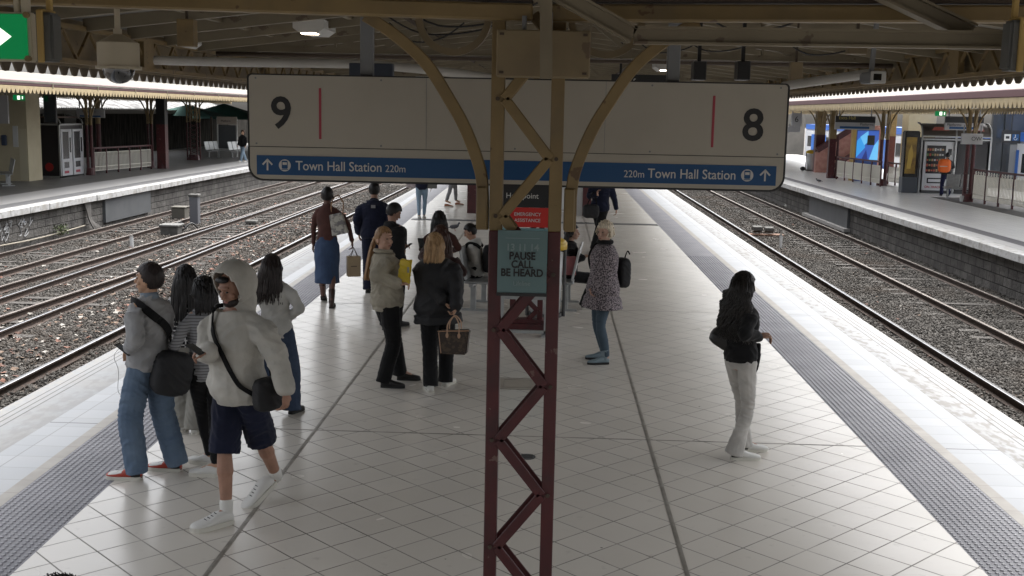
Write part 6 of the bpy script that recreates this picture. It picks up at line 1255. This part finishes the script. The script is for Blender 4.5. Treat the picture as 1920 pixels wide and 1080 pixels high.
phone('phone in the hands of the seated woman', A.W(A.px(863, 488, 17.0)), 80)
seat(Vector((q.x+.15, 17.0, 0)), 'metal bench under the seated woman in the white hooded top', R_(82-180+180), n=2)
# 17 -- seated person right of the column
q = gy(1066, 515, 17.2); A = seated('person in black clothes seated right of the nearest column facing right', [(q.x+.28, 17.0, 0), (q.x+.34, 17.35, 0)], (1066, 436), -86, 17.2, (q.x, 17.2, 0), girth=1.0, sw=.95, headrz=-95, vox=.010, skinc=(.42, .26, .19)); A.arm(0, A.px(1092, 480, 17.4), (-.4, -.9, -.6), .4); A.arm(1, A.px(1096, 482, 17.0), (.4, -.9, -.6), .4); A.body(); A.top(F_BLACK, .035, -.02, 1., (.078, .068, .056), 'jacket', .012); A.trousers(F_BLACK, 'straight'); A.shoes(M_SHB, M_SOLEW, chunky=1.1); A.longhair(BLACKH, .22, 60, .004)
tag(fused(MB().box((0, 0, 0), (.22, .12, .28)), .012, 'pink_bag', mat('pink_canvas', (.42, .16, .17), .7), None, 2, .008), 'dusty pink bag resting beside the person seated right of the column', 'bag').location = gy(1066, 498, 16.85)
seat(Vector((q.x-.12, 17.2, 0)), 'metal bench under the person seated right of the column', R_(-94), n=2)
# 18 -- older woman
A = Fig('older woman with white blonde hair in a mottled grey coat facing left', [(1122, 680), (1134, 676)], (1137, 418), 112, Y=13.3, girth=1.12, sw=.95, headrz=140, fyaw=(-10, -22), skinc=(.55, .35, .27), vox=.008, pel=(1130, 560)); A.fl[0] += Vector((-.08, -.02, 0)); A.fl[1] += Vector((.08, .02, 0)); A.legs(); A.arm(0, A.px(1118, 560, A.Y+.16), (-.5, -1, -.2), .3); A.arm(1, A.px(1108, 570, A.Y-.18), (.5, -1, -.2), .3); A.body(); A.top(F_PRINT, .035, -.26, 1., (.080, .074, .062), 'coat', .010, flare=.075, cuff=False)
MB().tube(spline([A.T((.075*math.sin(R_(a)), .075*math.cos(R_(a)), .56*A.k)) for a in range(0, 360, 45)], 3), .028, 8, closed=True).build('scarf', F_BLACK, A.root, smooth=True); A.trousers(mat('slate_denim', (.045, .07, .095), .85, col2=(.06, .09, .12)), 'legging', .005); A.shoes(M_BLUSH, M_SOLEB, 1.0, high=.10, name='ankle_boot'); 
mb = A.haircap(WHTH, -.035, -.075, .058, 1.10, mbonly=True); rr = random.Random(4)
for i in range(60): a = R_(rr.uniform(50, 310)); e = rr.uniform(-.4, 1.3); p = Vector((math.sin(a)*math.cos(e)*.095, math.cos(a)*math.cos(e)*.112-.013, math.sin(e)*.12+.02)); mb.cap(A.hd(p), A.hd(p*1.02+Vector((rr.uniform(-.012, .012), rr.uniform(-.012, .012), -.035))), .012, .006, 6, 2)
mb.build('hair', hairmat(WHTH), A.root, smooth=True); A.bun(WHTH, (.03, -.11, .05), .035)
bk = thing('backpack', 'small black backpack on the back of the older woman in the mottled coat', 'backpack', A.W(A.tp(180, .17, .09))); fused(soft(MB(), (0, 0, 0), (.15, .26, .36), Matrix.Rotation(R_(20), 3, 'Z'), .5), .010, 'bag', F_PUF, bk, 2, .007); axisstrap(A, [(155, .36), (140, .46), (95, .52), (55, .50), (40, .36), (60, .2)], .035, F_BLACK, bk, off=.014); MB().tube(spline([(.02, 0, .17), (.05, .0, .26), (.08, .02, .22)]), .008, 6).build('loop', F_BLACK, bk)
# 19 -- girl on the right
A = Fig('young woman with long curly black hair standing alone on the right', [(1386, 861), (1402, 846)], (1394, 515), -60, Y=9.55, girth=.90, sw=.9, fyaw=(-20, -28), headrz=-52, skinc=(.40, .24, .17), vox=.007, pel=(1388, 690)); A.fl = [A.fl[1], A.fl[0]]; A.fyaw = (-20, -28); A.legs(); A.arm(1, A.px(1425, 632, A.Y-.14), (.5, -1, -.5), .7, fdir=A.I.to_3x3() @ Vector((1, .1, .1))); A.arm(0, A.px(1424, 628, A.Y+.14), (-.6, -1, -.5), .7, fdir=A.I.to_3x3() @ Vector((1, .0, .15))); A.body(); A.top(F_BLACK, .034, .02, .96, (.078, .070, .058), 'jacket', .013)
A.trousers(F_LGREY, 'flare', .010, gl=1.0, waist=.13); A.shoes(M_SHW, M_SOLEW, 1.02, up2=M_SHB); A.longhair((.010, .008, .007), .46, 300, .014, .015, r=.0085, spread=1.22, backoff=.015, sc=1.13)
hb = thing('handbag', 'slouchy black handbag hanging behind the young woman with curly hair', 'bag', A.W(A.px(1356, 636, A.Y+.05))); fused(soft(MB(), (0, 0, 0), (.24, .13, .16), Matrix.Rotation(R_(30), 3, 'Y'), .6), .008, 'bag', mat('black_hide', (.012, .011, .011), .4), hb, 2, .006); MB().tube(spline([(-.04, 0, .08), (.02, -.03, .22), (.11, -.02, .34), (.12, .02, .2), (.08, 0, .06)]), .009, 6).build('strap', F_BLACK, hb, smooth=True)
mb = MB(); p = A.W(A.px(1421, 665, A.Y)); t_ = thing('scarf', 'dark scarf hanging from the hands of the young woman with curly hair', 'scarf', p); fused(MB().tube([(0, 0, .10), (.0, 0, 0), (-.01, 0, -.10), (-.015, 0, -.18)], [(.02, .025), (.025, .04), (.022, .04), (.01, .02)], 10), .007, 'cloth', F_BLACK, t_, 2, .008)
# 14, 15, 16 -- people far under the sign
A = Fig('far woman in a black top and pale jeans below the sign', [(786, 410), (795, 409)], (790, 300), 5, Y=31, girth=.95, sw=.92, vox=.016, hz=1.68); A.legs(); A.arm(0, (-.2, .25, 1.0)); A.arm(1, (.25, .1, .85)); A.body(False); A.top(F_NAVY, .03, -.08); A.trousers(mat('pale_denim', (.20, .28, .36), .85), 'slim'); A.shoes(M_SHW, M_SOLEW, 1.1); A.longhair(BRNH, .3, 40)
p = A.W((.28, .0, .95)); t_ = thing('shoulder_bag', 'grey shoulder bag of the far woman in pale jeans', 'bag', p); fused(MB().box((0, 0, 0), (.28, .12, .22)), .015, 'bag', mat('grey_bag', (.12, .12, .11), .7), t_, 2); MB().tube(spline([(-.1, 0, .1), (-.12, 0, .5), (.1, 0, .1)]), .012, 6).build('strap', F_BLACK, t_)
t_ = thing('paper_bag', 'pale printed bag held by the far woman in pale jeans', 'bag', A.W((-.30, .1, 1.0))); MB().box((0, 0, 0), (.26, .08, .3)).build('bag', mat('pink_print', (.5, .42, .42), .7, col2=(.2, .17, .17), scale=12), t_, bevel=.01)
A = Fig('far person in grey tracksuit trousers and brown shoes below the sign', [(838, 388), (858, 385)], (848, 300), -80, Y=35.2, girth=1.05, vox=.018, hz=1.75); A.legs(); A.arm(0, (-.2, .1, .9)); A.arm(1, (.2, .1, .9)); A.body(False); A.top(F_BLACK, .03, -.08); A.trousers(F_TRACK, 'slim'); A.shoes(mat('brown_shoe', (.28, .11, .06), .5), M_SOLEW, 1.05); A.haircap(BLACKH)
A = Fig('man in a dark jacket with one hand raised to his face', [(1112, 474), (1132, 470)], (1132, 318), 172, Y=24.4, girth=1.05, vox=.013, hz=1.80, skinc=(.42, .25, .18)); A.legs(); A.arm(1, A.px(1120, 366, 24.1), (.8, -.3, -.8), .5, fdir=(0, .1, 1)); A.arm(0, A.px(1161, 412, 24.4), (-.5, -1, 0), .3, fdir=(0, 0, -1)); A.body(); A.top(F_NAVY, .035, -.10, 1., (.080, .070, .056), 'jacket', .012); A.trousers(F_BLACK, 'straight'); A.shoes(M_SHB, M_SOLEB); A.haircap(BLACKH)
t_ = thing('shoulder_bag', 'black shoulder bag of the man with one hand raised to his face', 'bag', gy(1108, 396, 24.1)); fused(soft(MB(), (0, 0, 0), (.36, .16, .3), None, .5), .016, 'bag', F_PUF, t_, 2, .01); MB().tube(spline([(-.1, 0, .1), (.06, 0, .42), (.12, 0, .1)]), .014, 6).build('strap', F_BLACK, t_)
# 20, 21 -- on the other platforms
q = gz(1770, 367); A = Fig('man with an orange backpack standing at the vending machine on the right platform', [(q.x-.12, q.y, 0), (q.x+.16, q.y, 0)], (1778, 288), -12, Y=q.y, girth=1.1, vox=.02, hz=1.72, pitch=18, headrz=-30); A.legs(); A.arm(0, (-.22, .28, 1.0)); A.arm(1, (.22, .32, 1.1)); A.body(False); A.top(fabric('charcoal', (.03, .035, .035)), .035, -.06); A.trousers(fabric('work_navy', (.018, .02, .06)), 'straight'); A.shoes(M_SHB, M_SOLEB, 1.1); A.haircap(BLACKH)
bk = thing('backpack', 'bright orange backpack on the man at the vending machine', 'backpack', q+Vector((-.18, -.30, 1.22))); fused(soft(MB(), (0, 0, 0), (.48, .28, .54), None, .55), .02, 'bag', mat('hi_vis_orange', (.85, .16, .02), .6, emit=(1, .2, .03), es=.0), bk, 2, .014); MB().box((-.08, -.14, -.02), (.3, .01, .03)).build('stripe', mat('grey_tape', (.5, .45, .4), .4), bk); MB().tube(spline([(.1, 0, .2), (.2, .15, .28), (.22, .25, .0), (.15, .1, -.2)]), .025, 6).build('strap', F_BLACK, bk)
q = gz(455, 304); A = Fig('person in a dark jacket and pale jeans walking on the far left platform', [(q.x-.1, q.y-.1, 0), (q.x+.12, q.y+.15, 0)], (456, 244), 160, Y=q.y, girth=1.05, vox=.022, hz=1.74); A.legs(); A.arm(0, (-.25, .1, .9)); A.arm(1, (.25, .1, .9)); A.body(False); A.top(F_BLACK, .04, -.08); A.trousers(mat('washed_denim', (.24, .32, .40), .85), 'straight'); A.shoes(M_SHW, M_SOLEW); A.haircap(BRNH, sc=1.1)
# 22 -- head at the lower left corner
A = Fig('person whose black curly hair just shows at the bottom left corner', [(-1.45, 2.9, 0), (-1.2, 2.95, 0)], (100, 1148), 0, Y=2.92, girth=1.0, vox=.012, loc=(-1.35, 2.92, 0), hz=1.615); A.legs(); A.arm(0, (-.22, .1, .9)); A.arm(1, (.22, .1, .9)); A.body(False); A.top(F_NAVY, .03, -.06); A.trousers(F_BLACK, 'straight'); A.shoes(M_SHB, M_SOLEB); mb = A.haircap(BLACKH, mbonly=True); rr = random.Random(14)
for i in range(700):
    a = rr.uniform(0, 6.28); e = rr.uniform(.2, 1.5); p = Vector((math.cos(a)*math.cos(e)*.084, math.sin(a)*math.cos(e)*.10-.01, math.sin(e)*.108+.016)); u = Vector((rr.uniform(-1, 1), rr.uniform(-1, 1), rr.uniform(-.3, 1))).normalized()*.018; mb.tube([A.hd(p-u*.5), A.hd(p*1.06+u.cross(Vector((0, 0, 1)))*.4), A.hd(p*1.03+u)], .0016, 4)
mb.build('hair', hairmat(BLACKH), A.root, smooth=True)
# pigeons, bin, small floor things
def pigeon(p, rz, lb):
    t_ = thing('pigeon', lb, 'pigeon', p, R_(rz)); g_ = mat('pigeon_grey', (.10, .105, .12), .7, col2=(.06, .06, .07), scale=20)
    mb = MB().ell((0, 0, .11), (.05, .115, .052), 14, 10, Matrix.Rotation(R_(12), 3, 'X')).cap((0, .08, .13), (0, .11, .185), .032, .024).ell((0, .118, .20), (.023, .028, .024), 10, 8).cap((0, -.08, .10), (0, -.19, .075), (.035, .018), (.028, .008)); fused(mb, .006, 'body', g_, t_, 2)
    for s_ in (-1, 1): MB().ell((s_*.043, -.02, .118), (.014, .10, .036), 12, 8, Matrix.Rotation(R_(8), 3, 'X')).build('wing', mat('wing_grey', (.07, .07, .08), .7), t_, smooth=True); MB().tube([(s_*.02, .01, .08), (s_*.02, .015, .0), (s_*.02, .04, .003)], .004, 5).build('leg', mat('pink_leg', (.3, .08, .08), .6), t_)
    MB().cap((0, .14, .197), (0, .165, .19), .006, .002, 6, 2).build('beak', M_BLK, t_)
pigeon(gz(852, 433), -80, 'grey pigeon standing on the tiled floor beyond the long haired women'); pigeon(gz(1535, 343), 80, 'dark pigeon walking on the far right platform')
wbin(1022, 592, (.62, .40, .02), 'clear bag bin with a tilted yellow lid just right of the nearest column')
